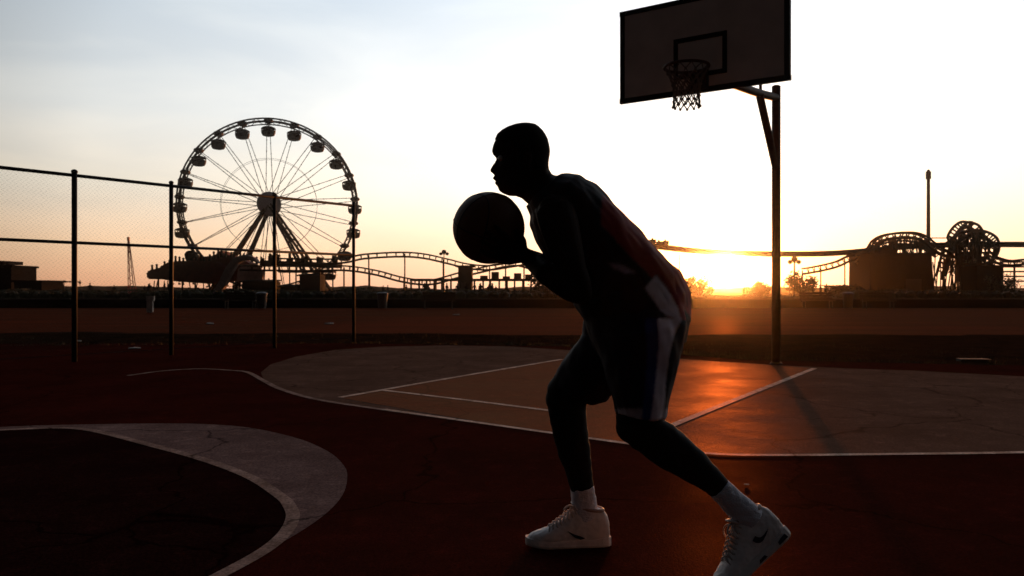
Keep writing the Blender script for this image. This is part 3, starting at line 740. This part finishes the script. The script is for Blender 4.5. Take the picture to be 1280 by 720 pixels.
def bush(px, pyt, wpx, d, label, seedv, trunk=False, n=1800, ls=.28):
    random.seed(seedv); top = P(px,pyt,d); w = wpx/F*d; h = top.z
    e = empty('round_bush', (top.x,d,0)); tag(e, label, 'bush')
    lobes = [(random.uniform(-.32,.32)*w, random.uniform(-.3,.3)*w, h*random.uniform(.3,.78), random.uniform(.13,.24)*w) for _ in range(11)]
    mb = MB()
    def fn():
        l = random.choice(lobes); v = Vector((random.gauss(0,1),random.gauss(0,1),random.gauss(0,1))).normalized()*l[3]*random.uniform(.35,1.08)
        p = Vector((l[0],l[1],l[2]))+v; p.z = max(.05,min(p.z,h*random.uniform(.9,1.03))); return p+Vector((top.x,d,0))
    leaves(mb, fn, n, ls); mb.build('crown', M['leaf'], e)
    mb = MB()
    for l in lobes[:6]: mb.tube([(top.x,d,0),(top.x+l[0]*.5,d+l[1]*.5,l[2]*.6),(top.x+l[0],d+l[1],l[2])],[.09,.06,.03],6)
    mb.build('trunk', M['bark'], e); return e
bush(1003,338,52,96,'rounded dark bush just right of the hoop post',31)
bush(875,343,36,90,'feathery bush left of the sun beside the player\'s hip',32,n=1000)
bush(862,338,14,88,'thin upright bush touching the player\'s hip silhouette',35,n=450)
bush(948,352,40,92,'low bush between the sun and the hoop post',33,n=1100)
bush(1050,357,60,90,'low spreading bush left of the dark ride building',34,n=1100)
bush(450,360,60,88,'low spreading bush right of the last fence post',36,n=900)
bush(700,352,70,92,'low bush hidden behind the player\'s forearm',37,n=900)

bush(735,322,62,118,'tall leafy clump behind the player\'s chest',41,n=2200,ls=.4)  # this and the next two clumps are added to shade the left court
bush(790,320,66,122,'tall leafy clump behind the player\'s back',42,n=2200,ls=.4)
bush(690,328,60,116,'leafy clump rising behind the player\'s elbow',43,n=2000,ls=.4)
bush(1215,312,58,121,'ragged dark bush growing up through the looping coaster',44,n=1500,ls=.4)
bush(1255,340,50,100,'low ragged bush at the foot of the slatted stand',45,n=1300,ls=.25)
random.seed(61); mb = MB()
vedge = [(-12,13.8),(-3,14.75),(.9,14.1),(3.3,11.45),(9.2,9.75),(14,9.2)]
for i in range(9000):
    k = random.randrange(len(vedge)-1); t = random.random(); a = Vector((*vedge[k],0)); b = Vector((*vedge[k+1],0)); p = a.lerp(b,t)
    dd_ = abs(random.gauss(0,.12)) if random.random() < .55 else random.uniform(0,3.5); p.y += dd_+.03
    if noise.noise(p*1.7) < -.08: continue
    h = random.uniform(.015,.06)*(1.5 if noise.noise(p*.8+Vector((5,0,0))) > .15 else .8); an = random.uniform(0,6.28); w = Vector((math.cos(an),math.sin(an),0))*.004; ln = Vector((random.gauss(0,.3),random.gauss(0,.3),1))*h
    mb.add([p-w, p+w, p+ln],[(0,1,2)])
o = mb.build('dry_grass', M['leaf']); tag(o, 'sparse dry grass and weeds along the far edge of the court', 'grass', kind='stuff')
# distant wooded rise closing the horizon
random.seed(40)
mb = MB(); vs = []; N = 240
ring = []
for i in range(N+1):
    x = -420+840*i/N; z = 2.0+1.6*noise.noise(Vector((x*.02,0,0)))+.9*noise.noise(Vector((x*.15,3,0)))
    ring.append((x,max(z,1.0)))
for y0, k in ((330,0),(345,1),(420,.6)):
    vs += [(x,y0,z*k) for x,z in ring]
fs = []
for j in range(2):
    for i in range(N): a = j*(N+1)+i; fs.append((a,a+1,a+N+2,a+N+1))
mb.add(vs,fs); o = mb.build('low_hills', M['earth']); tag(o, kind='structure')

def bench(px, d, label):
    p = G(px, CY+F/d); e = empty('park_bench', (p.x,d,0)); tag(e, label, 'bench')
    mb = MB()
    for k in range(3): mb.box((p.x,d-.15+k*.14,.43),(1.7,.12,.035))
    mb.build('seat', M['bark'], e); mb = MB()
    for k in range(3): mb.box((p.x,d+.24+.03*k,.55+.13*k),(1.7,.03,.1))
    mb.build('backrest', M['bark'], e)
    for sx in (-.7,.7):
        mb = MB(); mb.tube([(p.x+sx,d-.2,0),(p.x+sx,d-.17,.42)],.025,6); mb.tube([(p.x+sx,d+.2,0),(p.x+sx,d+.32,.88)],.025,6); mb.tube([(p.x+sx,d-.2,.40),(p.x+sx,d+.24,.40)],.02,6); mb.build('leg', M['steel'], e)
bench(300,41,'dark park bench on the far edge of the clay below the ferris wheel')
bench(548,41,'dark park bench on the far edge of the clay left of the player')
bench(1098,41,'dark park bench on the far edge of the clay below the ride building')
bench(1022,41.5,'dark park bench on the far edge of the clay right of the hoop post')
def bin_(px, d, label):
    p = G(px, CY+F/d); e = empty('litter_bin', (p.x,d,0)); tag(e, label, 'litter bin')
    mb = MB(); mb.tube([(p.x,d,.05),(p.x,d,.75)],[.22,.27],14); mb.build('bin_body', M['steel'], e); mb = MB(); mb.tube([(p.x,d,.75),(p.x,d,.82),(p.x,d,.88)],[.29,.28,.12],14); mb.build('rim', M['steel'], e)
bin_(327,40.5,'round dark litter bin beside the bench below the ferris wheel')
bin_(1060,41,'round dark litter bin between the two right hand benches')
bin_(478,41,'round dark litter bin just right of the last fence post')
p = G(187.5,391); mb = MB(); mb.box((p.x,p.y,.28),(.26,.1,.5)); mb.box((p.x+.02,p.y,.62),(.34,.12,.2)); mb.tube([(p.x,p.y,0),(p.x,p.y,.1)],.05,6); o = mb.build('marker_post', M['paper']); tag(o,'small white marker post on the clay just left of the second fence post','marker')

# ---------------------------------------------------------------- far promenaders
def walker(name, step, arm):
    mb = MB()
    mb.loft([[Vector((r1*math.cos(t),r2*math.sin(t),z)) for t in [2*math.pi*j/12 for j in range(12)]] for z,r1,r2 in ((.82,.14,.11),(.95,.17,.12),(1.1,.14,.11),(1.3,.19,.12),(1.42,.19,.1),(1.48,.07,.06))])
    mb.tube([(0,0,1.44),(0,0,1.56)],.055,8); mb.ball((0,-.01,1.63),(.078,.095,.115),12,8)
    for s in (-1,1):
        mb.tube([(s*.09,0,.9),(s*.10,-s*step*.5-.03,.5),(s*.10,-s*step,.08)],[.095,.06,.042],8); mb.tube([(s*.1,-s*step+.05,.04),(s*.1,-s*step-.17,.035)],[.04,.035],7)
        mb.tube([(s*.2,0,1.4),(s*.25,s*arm*.4,1.14),(s*.24,s*arm-.04,.9),(s*.24,s*arm-.07,.8)],[.055,.043,.034,.03],8)
    return voxel(mb, name, .03, 2)
wm = [walker('person',.22,.16), walker('person',.02,.02), walker('person',-.2,-.14)]
random.seed(50)
xs = []
for i in range(34):
    px = random.choice([random.uniform(60,215), random.uniform(440,620), random.uniform(440,640), random.uniform(1010,1075)])
    d = random.uniform(95,128); 
    o = link('person', wm[i%3], M['cloth'], None, True); p = P(px,362,d); o.location = (p.x,p.y,0); s = random.uniform(.92,1.1); o.scale = (s,s,s); o.rotation_euler = (0,0,random.uniform(0,6.28))
    if px < 230: tag(o,'tiny dark promenader on the skyline behind the chain link fence','person','people strolling behind the fence')
    elif px < 700: tag(o,'tiny dark promenader on the skyline under the coaster track','person','people strolling under the coaster')
    else: tag(o,'tiny dark promenader on the skyline left of the ride building','person','people strolling by the ride building')

# ---------------------------------------------------------------- THE PLAYER
def fbring(fx, fy, bx, by, d, rb, n=24, e=2.0, yc=0):
    f = P(fx,fy,d); b = P(bx,by,d); c = (f+b)/2; h = (b-f)/2; out = []
    for j in range(n):
        t = 2*math.pi*j/n; ct, st = math.cos(t), math.sin(t)
        cc = math.copysign(abs(ct)**(2/e), ct); ss = math.copysign(abs(st)**(2/e), st)
        out.append(c+h*cc+Vector((0,rb*ss+yc,0)))
    return out
def limb(mb, rings, n=20):     # rings: (px,py,d,r_px,rb_m)
    out = []
    C = [P(r[0],r[1],r[2]) for r in rings]
    for i, r in enumerate(rings):
        t = C[min(i+1,len(C)-1)]-C[max(i-1,0)]; t.normalize()
        a = Vector((0,1,0)).cross(t); a.normalize(); b = t.cross(a).normalized()
        ra = r[3]/F*r[2]
        out.append([C[i]+a*ra*math.cos(2*math.pi*j/n)+b*r[4]*math.sin(2*math.pi*j/n) for j in range(n)])
    # rounded ends
    mb.loft(out); mb.ball(C[0],min(rings[0][3]/F*rings[0][2],rings[0][4])*.97,14,8); mb.ball(C[-1],min(rings[-1][3]/F*rings[-1][2],rings[-1][4])*.97,14,8)

TOR = [(652,249,688,218,2.87,.060),(660,256,702,219,2.88,.115),(665,268,722,223,2.89,.165),(665,280,742,235,2.90,.180),(674,302,768,261,2.90,.175),(689,327,797,290,2.90,.162),(704,352,822,315,2.90,.152),(720,378,845,340,2.89,.155),(733,400,857,366,2.89,.168),(742,425,859,400,2.89,.175),(752,445,853,428,2.89,.165)]
def torso(mb, k0, k1, grow):
    rs = []
    for (fx,fy,bx,by,d,rb) in TOR[k0:k1]:
        g = grow*F/d; v = Vector((bx-fx,by-fy)); v.normalize()
        rs.append(fbring(fx-v.x*g,fy-v.y*g,bx+v.x*g,by+v.y*g,d,rb+grow,28,2.25))
    mb.loft(rs)
HEADD = 2.85
SL = [ # py, front profile, face base, back, half width, feature width
 (154.2,650,650,663,.012,.03),(156,643,643,669,.032,.03),(159,635,635,673,.046,.03),(163,628,628,677,.057,.03),(168,622.5,622.5,680.5,.065,.03),(174,619.8,620,683.5,.071,.04),(180,617,618.5,685,.0745,.045),(185,615.5,618,686,.0765,.045),(189,614.8,618.5,686.3,.0775,.045),(193,616,619.5,686,.0775,.03),(196,619.0,620.5,685.5,.077,.02),(199,620.8,621.8,685,.076,.014),(203,618.0,621.8,684.5,.075,.011),(207,615.0,621.5,684.5,.073,.013),(211,612.6,621.5,685,.071,.016),(214,611.8,621.5,685.5,.069,.018),(216.5,615,621.8,685.5,.067,.017),(219,618.4,622.2,685,.065,.02),(221.5,616,622,683,.063,.024),(224,615.8,622.3,680,.061,.024),(226,619.9,622.8,677,.059,.022),(228.5,618.0,623,674,.057,.022),(231,619.6,623.5,670,.055,.022),(233.5,622.3,624.8,666,.053,.02),(236,622.6,626,662,.049,.024),(239,624.5,628.5,658,.044,.026),(242,629,632,654,.036,.026),(244.5,636,637,649,.022,.03)]
def head_loft(mb, grow=0.0, n=44):
    rings = []
    for (py,fp_,fb,bk,hw,fw) in SL:
        d = HEADD; f = P(fb,py,d); b = P(bk,py,d); cx = (f.x+b.x)/2; a = abs(b.x-f.x)/2+grow; feat = (fp_-fb)/F*d; ring = []
        for j in range(n):
            t = 2*math.pi*(j)/n; x = -a*math.cos(t); y = (hw+grow)*math.copysign(abs(math.sin(t))**.92, math.sin(t))
            if math.cos(t) > 0:      # front half
                y *= 1-.10*math.cos(t)
                x += feat*math.exp(-(y/fw)**2)
                ez = (py-199)/5.0          # eye sockets
                x += .007*math.exp(-ez*ez)*math.exp(-((abs(y)-.031)/.014)**2)
            ring.append(Vector((cx+x, d+y, f.z)))
        rings.append(ring)
    mb.loft(rings); return rings

BC = P(611,285,2.78); BR = .125
def orth(p, h): return (h-p*h.dot(p)).normalized()
def hand(mb, p0, h, sgn):
    p0 = Vector(p0).normalized(); h = orth(p0, Vector(h)); s = p0.cross(h).normalized()*sgn
    def pos(u, v, off):
        a = u/BR; dr = (p0*math.cos(a)+h*math.sin(a)+s*(v/BR)).normalized(); return BC+dr*(BR+off)
    def nr(u): a = u/BR; return (p0*math.cos(a)+h*math.sin(a)).normalized()
    rings = []
    for u, w, th, off in ((-.085,.027,.021,.036),(-.065,.029,.020,.026),(-.045,.034,.018,.018),(-.02,.040,.016,.014),(.01,.043,.0145,.012),(.035,.043,.012,.011),(.05,.038,.010,.010)):
        c = pos(u,0,off); nn = nr(u)
        rings.append([c+s*w*math.cos(2*math.pi*j/16)+nn*th*math.sin(2*math.pi*j/16) for j in range(16)])
    mb.loft(rings)
    for v, l, r in ((-.034,.070,.0085),(-.0115,.088,.0095),(.0115,.094,.0097),(.034,.084,.0095)):
        sp = 1.45
        pts = [pos(.030+l*k, v*(1+(sp-1)*k), .0095+(.004 if k in(0,.5) else 0)) for k in (0,.25,.5,.75,1)]
        mb.tube(pts, [r*1.12,r*1.0,r*1.06,r*.92,r*.72], 10); mb.ball(pts[-1], r*.74, 8, 6)
    pts = [pos(-.045,.024,.017), pos(-.020,.050,.013), pos(.008,.068,.011), pos(.032,.078,.010)]
    mb.tube(pts, [.015,.0135,.0115,.0085], 10); mb.ball(pts[-1], .0087, 8, 6)
    return pos(-.085,0,.036)

player = empty('person', P(800,362,2.9)-Vector((0,0,1)))
tag(player, 'basketball player crouching in profile in dark jersey, striped shorts and leggings, holding a ball', 'person')
mb = MB()
head_loft(mb)
for s in (-1,1):        # ears
    c = P(657,206,HEADD)+Vector((0,s*.076,0)); rs = []
    for k,(z,a) in enumerate(((-.030,.006),(-.022,.012),(-.008,.015),(.010,.018),(.024,.016),(.031,.008))):
        rs.append([c+Vector((a*math.cos(t)+.004*k*.4, s*(.004+.002*k)+.0065*math.sin(t), z)) for t in [2*math.pi*j/10 for j in range(10)]])
    mb.loft(rs)
# neck
mb.loft([fbring(634,232,681,196,2.855,.054),fbring(641,240,685,209,2.86,.056),fbring(651,247,690,218,2.87,.060),fbring(668,262,712,226,2.88,.085)])
mb.loft([fbring(640,243.5,672,214,2.855,.040),fbring(655,249,690,222,2.865,.055)])
torso(mb, 0, 11, -.006)
# trapezius / shoulders
for s, dd in ((-1,2.72),(1,3.07)):
    mb.loft([fbring(668,244,700,224,2.88,.05),fbring(668,266,712,232,2.88+s*.09,.07),fbring(674,277,713,246,2.88+s*.15,.05)])
# near arm
wn = hand(mb, (.60,-.46,-.67), (-.9,-.35,.62), -1)
wf = hand(mb, (.56,.46,-.69), (-.9,.35,.62), 1)
def pxof(v): return ((v.x)/v.y*F+CX, CY-(v.z-CH)/v.y*F, v.y)
n1 = pxof(wn); n2 = pxof(wf)
limb(mb, [(694,264,2.73,25,.062),(699,282,2.70,25,.062),(707,312,2.67,22,.054),(716,338,2.65,17.5,.047),(724,356,2.64,15.5,.043),(727,366,2.64,13.5,.038)])
limb(mb, [(727,367,2.64,14,.040),(712,361,2.64,15.5,.046),(697,351,2.65,15,.043),(682,341.5,2.67,13.5,.034),(n1[0]+7,n1[1]+5,n1[2],11,.030),(n1[0]-3,n1[1]-2,n1[2],10,.028)])
limb(mb, [(690,262,3.06,23,.062),(697,285,3.09,22,.060),(704,312,3.10,20,.052),(710,335,3.10,17,.045),(714,350,3.09,15,.040)])
limb(mb, [(714,350,3.09,15,.040),(700,344,3.06,16,.045),(686,334,3.02,14,.040),(672,326,2.98,11,.032),(n2[0]+2,n2[1],n2[2],9,.029)])
# legs
far = [(775,425,2.98,40,.095),(752,448,3.0,36,.09),(727,473,3.03,30,.078),(708,494,3.05,25.5,.066),(709,512,3.06,23,.058),(712,535,3.07,21.5,.058),(718,565,3.09,19.5,.054),(724,590,3.11,15.5,.042),(728,612,3.12,13.5,.036),(731,640,3.13,13,.038),(733,660,3.13,14,.040)]
near = [(800,425,2.80,42,.095),(800,460,2.78,36,.09),(799,495,2.76,31,.078),(799,521,2.75,28,.066),(808,540,2.75,25.5,.060),(824,551,2.75,25.5,.060),(842,565,2.74,24.5,.058),(866,582,2.72,20.5,.052),(886,598,2.71,16,.042),(901,612,2.70,13.5,.036),(918,629,2.70,13,.036),(938,648,2.70,14,.036)]
limb(mb, far); limb(mb, near)
mb.ball(P(702,499,3.05),(.058,.06,.055),14,10)
mb.ball(P(793,534,2.75),(.062,.06,.055),14,10)
body = link('body', voxel(mb, 'body', .0042, 2), M['skin'], player, True)
# hair
mb = MB(); head_loft(mb, .0035)
me = mb.mesh('hair'); bm = bmesh.new(); bm.from_mesh(me)
def hl(x):   # hairline height by px column
    pts = [(600,172),(624,172),(634,174),(643,180),(650,196),(654,204),(664,205),(668,209),(700,212)]
    for (x0,y0),(x1,y1) in zip(pts[:-1],pts[1:]):
        if x0 <= x <= x1: return y0+(y1-y0)*(x-x0)/(x1-x0)
    return 205
dl = [f for f in bm.faces if (lambda c: pxof(c)[1] > hl(pxof(c)[0]))(f.calc_center_median()) or len(f.verts) > 4 and f.calc_center_median().z < 1.45]
bmesh.ops.delete(bm, geom=dl, context='FACES'); bm.to_mesh(me); bm.free()
ho = link('hair', me, M['hair'], player, True); md = ho.modifiers.new('t','SOLIDIFY'); md.thickness = .006; md.offset = -1
for s in (-1,1):
    e_ = MB(); e_.ball(P(626.4,199.5,HEADD)+Vector((0,s*.031,0)), .0115, 14, 10); e_.build('eye', M['eye'], player, True)
# leggings and socks: sleeves over the body's own legs
def sleeve(name, rings, grow, m, n=28, disp=0):
    mb = MB(); out = []; C = [P(r[0],r[1],r[2]) for r in rings]
    for i, r in enumerate(rings):
        t = (C[min(i+1,len(C)-1)]-C[max(i-1,0)]).normalized(); a = Vector((0,1,0)).cross(t).normalized(); b = t.cross(a).normalized()
        ra = r[3]/F*r[2]+grow
        out.append([C[i]+a*ra*math.cos(2*math.pi*j/n)+b*(r[4]+grow)*math.sin(2*math.pi*j/n) for j in range(n)])
    mb.loft(out); return mb
mb = sleeve('x', far[1:9], .003, None); mb.ball(P(702,499,3.05),(.0615,.0635,.0585),14,10); link('legging', voxel(mb,'legging',.006,3,.0025,35), M['legging'], player, True)
mb = sleeve('x', near[1:10], .003, None); mb.ball(P(793,534,2.75),(.0655,.0635,.0585),14,10); link('legging', voxel(mb,'legging',.006,3,.0025,35), M['legging'], player, True)
sf = [(727.5,608,3.12,14.2,.040),(729,620,3.125,14.6,.041),(731,633,3.13,15.2,.042),(732,645,3.13,16,.043),(733,660,3.13,17,.045)]
sn = [(898.5,609.5,2.70,14.4,.041),(908,619,2.70,14.6,.041),(918,629,2.70,15.6,.042),(928,639,2.70,17,.043),(940,651,2.70,17,.043)]
link('sock', voxel(sleeve('x', sf, .002, None),'sock',.004,1,.003,50), M['sock'], player, True)
link('sock', voxel(sleeve('x', sn, .002, None),'sock',.004,1,.003,50), M['sock'], player, True)

# jersey and shorts
def wrinkle(me, amp, sc):
    data = [(v.co.copy(), v.normal.copy()) for v in me.vertices]; out = []
    for c, n in data:
        q = c*sc; q.z *= .55; q.x += q.z*.6
        out += list(c+n*(amp*noise.noise(q)+amp*.4*noise.noise(q*2.3)))
    me.vertices.foreach_set('co', out); me.update()
def inpoly(x, y, poly):
    c = False; j = len(poly)-1
    for i in range(len(poly)):
        xi,yi = poly[i]; xj,yj = poly[j]
        if (yi > y) != (yj > y) and x < (xj-xi)*(y-yi)/(yj-yi)+xi: c = not c
        j = i
    return c
NAVY = (.012,.010,.020); WHITE = (.85,.74,.84); BLUE = (.022,.042,.20); SUN_RED = (.24,.012,.018)  # the red is sun light on the player's back, painted into the cloth
def paint(me, fn):
    at_ = me.color_attributes.new('paint','FLOAT_COLOR','POINT')
    for i, v in enumerate(me.vertices):
        c = Vector((0,0,0))
        for dx, dz in ((0,0),(.004,0),(-.004,0),(0,.004),(0,-.004),(.003,.003),(-.003,.003),(.003,-.003),(-.003,-.003)): c += Vector(fn(v.co+Vector((dx,0,dz))))/9
        at_.data[i].color = (*c,1)
mb = MB(); torso(mb, 1, 10, .008)
rs = []
jm = voxel(mb,'jersey',.0065,3); wrinkle(jm,.009,14)
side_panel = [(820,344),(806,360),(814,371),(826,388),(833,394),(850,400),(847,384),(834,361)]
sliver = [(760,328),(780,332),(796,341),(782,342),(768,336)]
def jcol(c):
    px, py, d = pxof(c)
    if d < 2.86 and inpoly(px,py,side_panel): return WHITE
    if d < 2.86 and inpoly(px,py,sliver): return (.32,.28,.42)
    if px > 752+(d-2.75)*40 and py > 232+(px-742)*.92 and d < 3.0 and (px-py) > 470: return SUN_RED  # back coloured red where the low sun rims it
    if d < 2.86 and (px-py) > 468 and px > 770: return SUN_RED
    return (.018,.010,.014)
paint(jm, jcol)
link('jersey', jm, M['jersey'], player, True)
mb = MB()
torso(mb, 7, 11, .009)
farS = [(782,412,2.96,47,.11),(764,440,2.99,43,.115),(742,464,3.02,38,.11),(722,484,3.04,34,.102)]
mb.loft([fbring(728,402,840,372,2.95,.12),fbring(727,416,806,452,2.98,.125),fbring(711,441,778,480,3.0,.12),fbring(698,463,757,501,3.03,.11),fbring(688,481,740,505,3.05,.10)])
mb.loft([fbring(735,398,859,376,2.83,.12),fbring(742,425,859,402,2.80,.135),fbring(752,452,852,438,2.78,.13),fbring(763,488,841,478,2.765,.125),fbring(768,508,835,511,2.757,.120),fbring(769,517,833,521,2.755,.121)])
sm = voxel(mb,'shorts',.006,3); wrinkle(sm,.010,12)
white_s = [(822,398),(852,398),(842,420),(836,445),(832,480),(829,532),(812,532),(817,500),(821,460),(824,430)]
blue_s = [(806,398),(822,398),(824,430),(821,460),(817,500),(812,532),(801,532),(806,490),(809,440)]
def scol(c):
    px, py, d = pxof(c)
    if d < 2.80:
        if inpoly(px,py,white_s): return WHITE
        if inpoly(px,py,blue_s): return BLUE
        if py > 511 and px > 765: return (.40,.34,.38)
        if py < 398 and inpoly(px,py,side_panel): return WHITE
        if py < 400 and px > 835: return SUN_RED  # painted red sun rim carried on over the seat
    return NAVY
paint(sm, scol)
link('shorts', sm, M['jersey'], player, True)

# shoes
def shoe_prof():  # x, zbot, ztop, halfwidth
    return [(0,.030,.085,.020),(.006,.018,.116,.029),(.02,.010,.136,.036),(.045,.010,.146,.041),(.075,.010,.150,.043),(.105,.010,.152,.043),(.130,.010,.150,.043),(.150,.010,.134,.043),(.17,.010,.114,.045),(.20,.010,.094,.048),(.235,.010,.074,.051),(.27,.010,.062,.048),(.295,.010,.055,.040),(.312,.012,.044,.026),(.320,.018,.032,.010)]
def shoe(O, X, Z, label):
    X = Vector(X).normalized(); Z = orth(X, Vector(Z)); Y = Z.cross(X).normalized()
    T = Matrix.Translation(O) @ Matrix((X,Y,Z)).transposed().to_4x4()
    def tr(mb): mb.v = [tuple(T @ Vector(v)) for v in mb.v]; return mb
    mb = MB(); rs = []; n = 28
    for x,z0,z1,hw in shoe_prof():
        zc = (z0+z1)/2; hz = (z1-z0)/2; ring = []
        for j in range(n):
            t = 2*math.pi*j/n; c, s = math.cos(t), math.sin(t); e = 2/3.0 if s < 0 else 2/2.3
            yy = hw*math.copysign(abs(c)**(2/2.7),c); zz = hz*math.copysign(abs(s)**e,s)
            if s > 0: yy *= 1-.22*s*min(1,hz*2/.1)
            ring.append(Vector((x,yy,zc+zz)))
        rs.append(ring)
    mb.loft(rs); me = voxel(tr(mb),'shoe_upper',.004,2,.0018,60)
    root = link('shoe', me, M['shoe'], player, True)
    if label: root['label'] = label
    mb = MB(); rs = []
    ks = [(-.006,.020),(.006,.034),(.03,.043),(.08,.045),(.13,.045),(.18,.050),(.24,.055),(.28,.051),(.305,.040),(.322,.024),(.327,.010)]
    for x,hw in ks:
        lift = max(0,(x-.25))*.12
        zt = .030+ (.006 if x<.05 else 0); ring = [Vector((x,y,z+lift)) for y,z in ((-hw,.004),(-hw-.002,.012),(-hw,.022),(-hw+.004,zt),(hw-.004,zt),(hw,.022),(hw+.002,.012),(hw,.004),(hw-.006,0),(-hw+.006,0))]
        rs.append(ring)
    mb.loft(rs); tr(mb).build('sole', M['sole'], root)
    mb = MB()   # laces and eyestays
    for k in range(7):
        u = k/6; x = .136+.085*u; zt = .143-.062*u; w = .022
        mb.tube([(x-.004,-w-.012,zt-.012),(x+.003,-w*.3,zt+.003),(x+.012,w*.4,zt+.001),(x+.016,w+.012,zt-.018)], .0032, 6)
        mb.tube([(x-.004,w+.012,zt-.012),(x+.003,w*.3,zt+.005),(x+.012,-w*.4,zt+.002),(x+.016,-w-.012,zt-.018)], .0032, 6)
    mb.tube(catmull([(.140,0,.148),(.150,.02,.152),(.163,.040,.142),(.168,.050,.122)],5), .003, 6)
    mb.tube(catmull([(.140,0,.148),(.152,-.018,.152),(.168,-.03,.140),(.172,-.035,.120)],5), .003, 6)
    mb.tube(catmull([(.140,.0,.148),(.158,.022,.160),(.180,.030,.148),(.170,.024,.136),(.144,.004,.146)],5), .003, 6)
    tr(mb).build('lace', M['lace'], root, True)
    mb = MB(); mb.loft([[Vector((.128+.018*k*.4,w_*math.cos(t),.143+.012*k)) + Vector((.007*math.sin(t),0,0)) for t in [2*math.pi*j/14 for j in range(14)]] for k,w_ in ((0,.030),(1,.030),(1.8,.026),(2.1,.018))]); tr(mb).build('tongue', M['shoe'], root, True)
    mb = MB(); mb.tube([Vector((.078+.054*math.cos(t),.035*math.sin(t),.1455+.008*math.cos(t))) for t in [2*math.pi*j/24 for j in range(24)]], .0075, 8, closed=True); tr(mb).build('collar', M['shoeb'], root, True)
    return root, T, tr
gz = 0.006
r1, T1, tr1 = shoe(Vector(((761-CX)/F*3.13,3.13,gz-.004)), (-1,-.06,0), (0,0,1), 'white high-top shoe planted flat on the court')
hO = P(984,668,2.72); tO = P(906,739,2.64); tO.z = gz
r2, T2, tr2 = shoe(hO, tO-hO, (-.69,0,.72), 'white high-top shoe with dark side mark, heel raised and toe on the ground')
# dark curved mark on the near side of the raised shoe, and dark heel patches
def side_patch(tr, poly, y, th, name, root):
    mb = MB(); n = len(poly)
    vs = [Vector((x,y-th,z)) for x,z in poly]+[Vector((x,y,z)) for x,z in poly]
    mb.add(vs,[tuple(range(n)),tuple(range(n,2*n))[::-1]]+[(i,i+n,(i+1)%n+n,(i+1)%n) for i in range(n)])
    tr(mb).build(name, M['mark'], root)
side_patch(tr2, [(.130,.078),(.124,.066),(.113,.058),(.100,.057),(.080,.064),(.062,.074),(.083,.069),(.098,.069),(.106,.074),(.113,.085)], .0452, .012, 'side_mark', r2)
side_patch(tr2, [(.020,.012),(.062,.010),(.060,.020),(.045,.024),(.024,.026)], .0475, .010, 'heel_mark', r2)
side_patch(tr2, [(.120,.010),(.160,.008),(.150,.018),(.126,.019)], .0495, .010, 'heel_mark', r2)
side_patch(tr1, [(.10,.040),(.118,.036),(.140,.044),(.170,.070),(.140,.055),(.118,.048)], .046, .008, 'side_mark', r1)

# ball
bm_ = bpy.data.materials.new('ball_leather'); bm_.use_nodes = True; nb = bm_.node_tree; pb = nb.nodes['Principled BSDF']; Lb = nb.links.new
pb.inputs['Base Color'].default_value = (.12,.035,.012,1); pb.inputs['Roughness'].default_value = .6; pb.inputs['Specular IOR Level'].default_value = .25
tcb = nb.nodes.new('ShaderNodeTexCoord'); vor = nb.nodes.new('ShaderNodeTexVoronoi'); vor.inputs['Scale'].default_value = 260; Lb(tcb.outputs['Object'], vor.inputs['Vector'])
bpb = nb.nodes.new('ShaderNodeBump'); bpb.inputs['Strength'].default_value = .3; bpb.inputs['Distance'].default_value = .002; Lb(vor.outputs['Distance'], bpb.inputs['Height']); Lb(bpb.outputs['Normal'], pb.inputs['Normal'])
ball = empty('basketball', BC); tag(ball, 'dark orange basketball held in both hands below the player\'s chin', 'basketball')
mb = MB(); mb.ball(BC, BR, 64, 40); mb.build('cover', bm_, ball, True)
mb = MB(); rot = Matrix.Rotation(R(35),3,'Z') @ Matrix.Rotation(R(25),3,'X')
def circ(fn): mb.tube([BC+rot @ fn(2*math.pi*i/72) for i in range(72)], .0022, 6, closed=True)
rs_ = BR-.0006
circ(lambda t: Vector((rs_*math.cos(t),rs_*math.sin(t),0))); circ(lambda t: Vector((rs_*math.cos(t),0,rs_*math.sin(t))))
for s in (-1,1):
    def sc(t, s=s):
        v = Vector((s*(.62+.18*math.cos(2*t)), math.cos(t), math.sin(t)*1.0)); return v.normalized()*rs_
    circ(sc)
mb.build('seam', M['black'], ball)

# ---------------------------------------------------------------- haze
mb = MB(); mb.box((0,520,23),(1840,1200,50)); hz = mb.build('haze', None); tag(hz, kind='stuff')
hm_ = bpy.data.materials.new('haze_air'); hm_.use_nodes = True; nh = hm_.node_tree; nh.nodes.remove(nh.nodes['Principled BSDF'])
pvz = nh.nodes.new('ShaderNodeVolumePrincipled'); pvz.inputs['Color'].default_value = (1,.93,.85,1); pvz.inputs['Density'].default_value = .00017; pvz.inputs['Anisotropy'].default_value = .979
nh.links.new(pvz.outputs[0], nh.nodes['Material Output'].inputs['Volume']); hz.data.materials.append(hm_)
S.cycles.volume_bounces = 0; S.cycles.max_bounces = 6
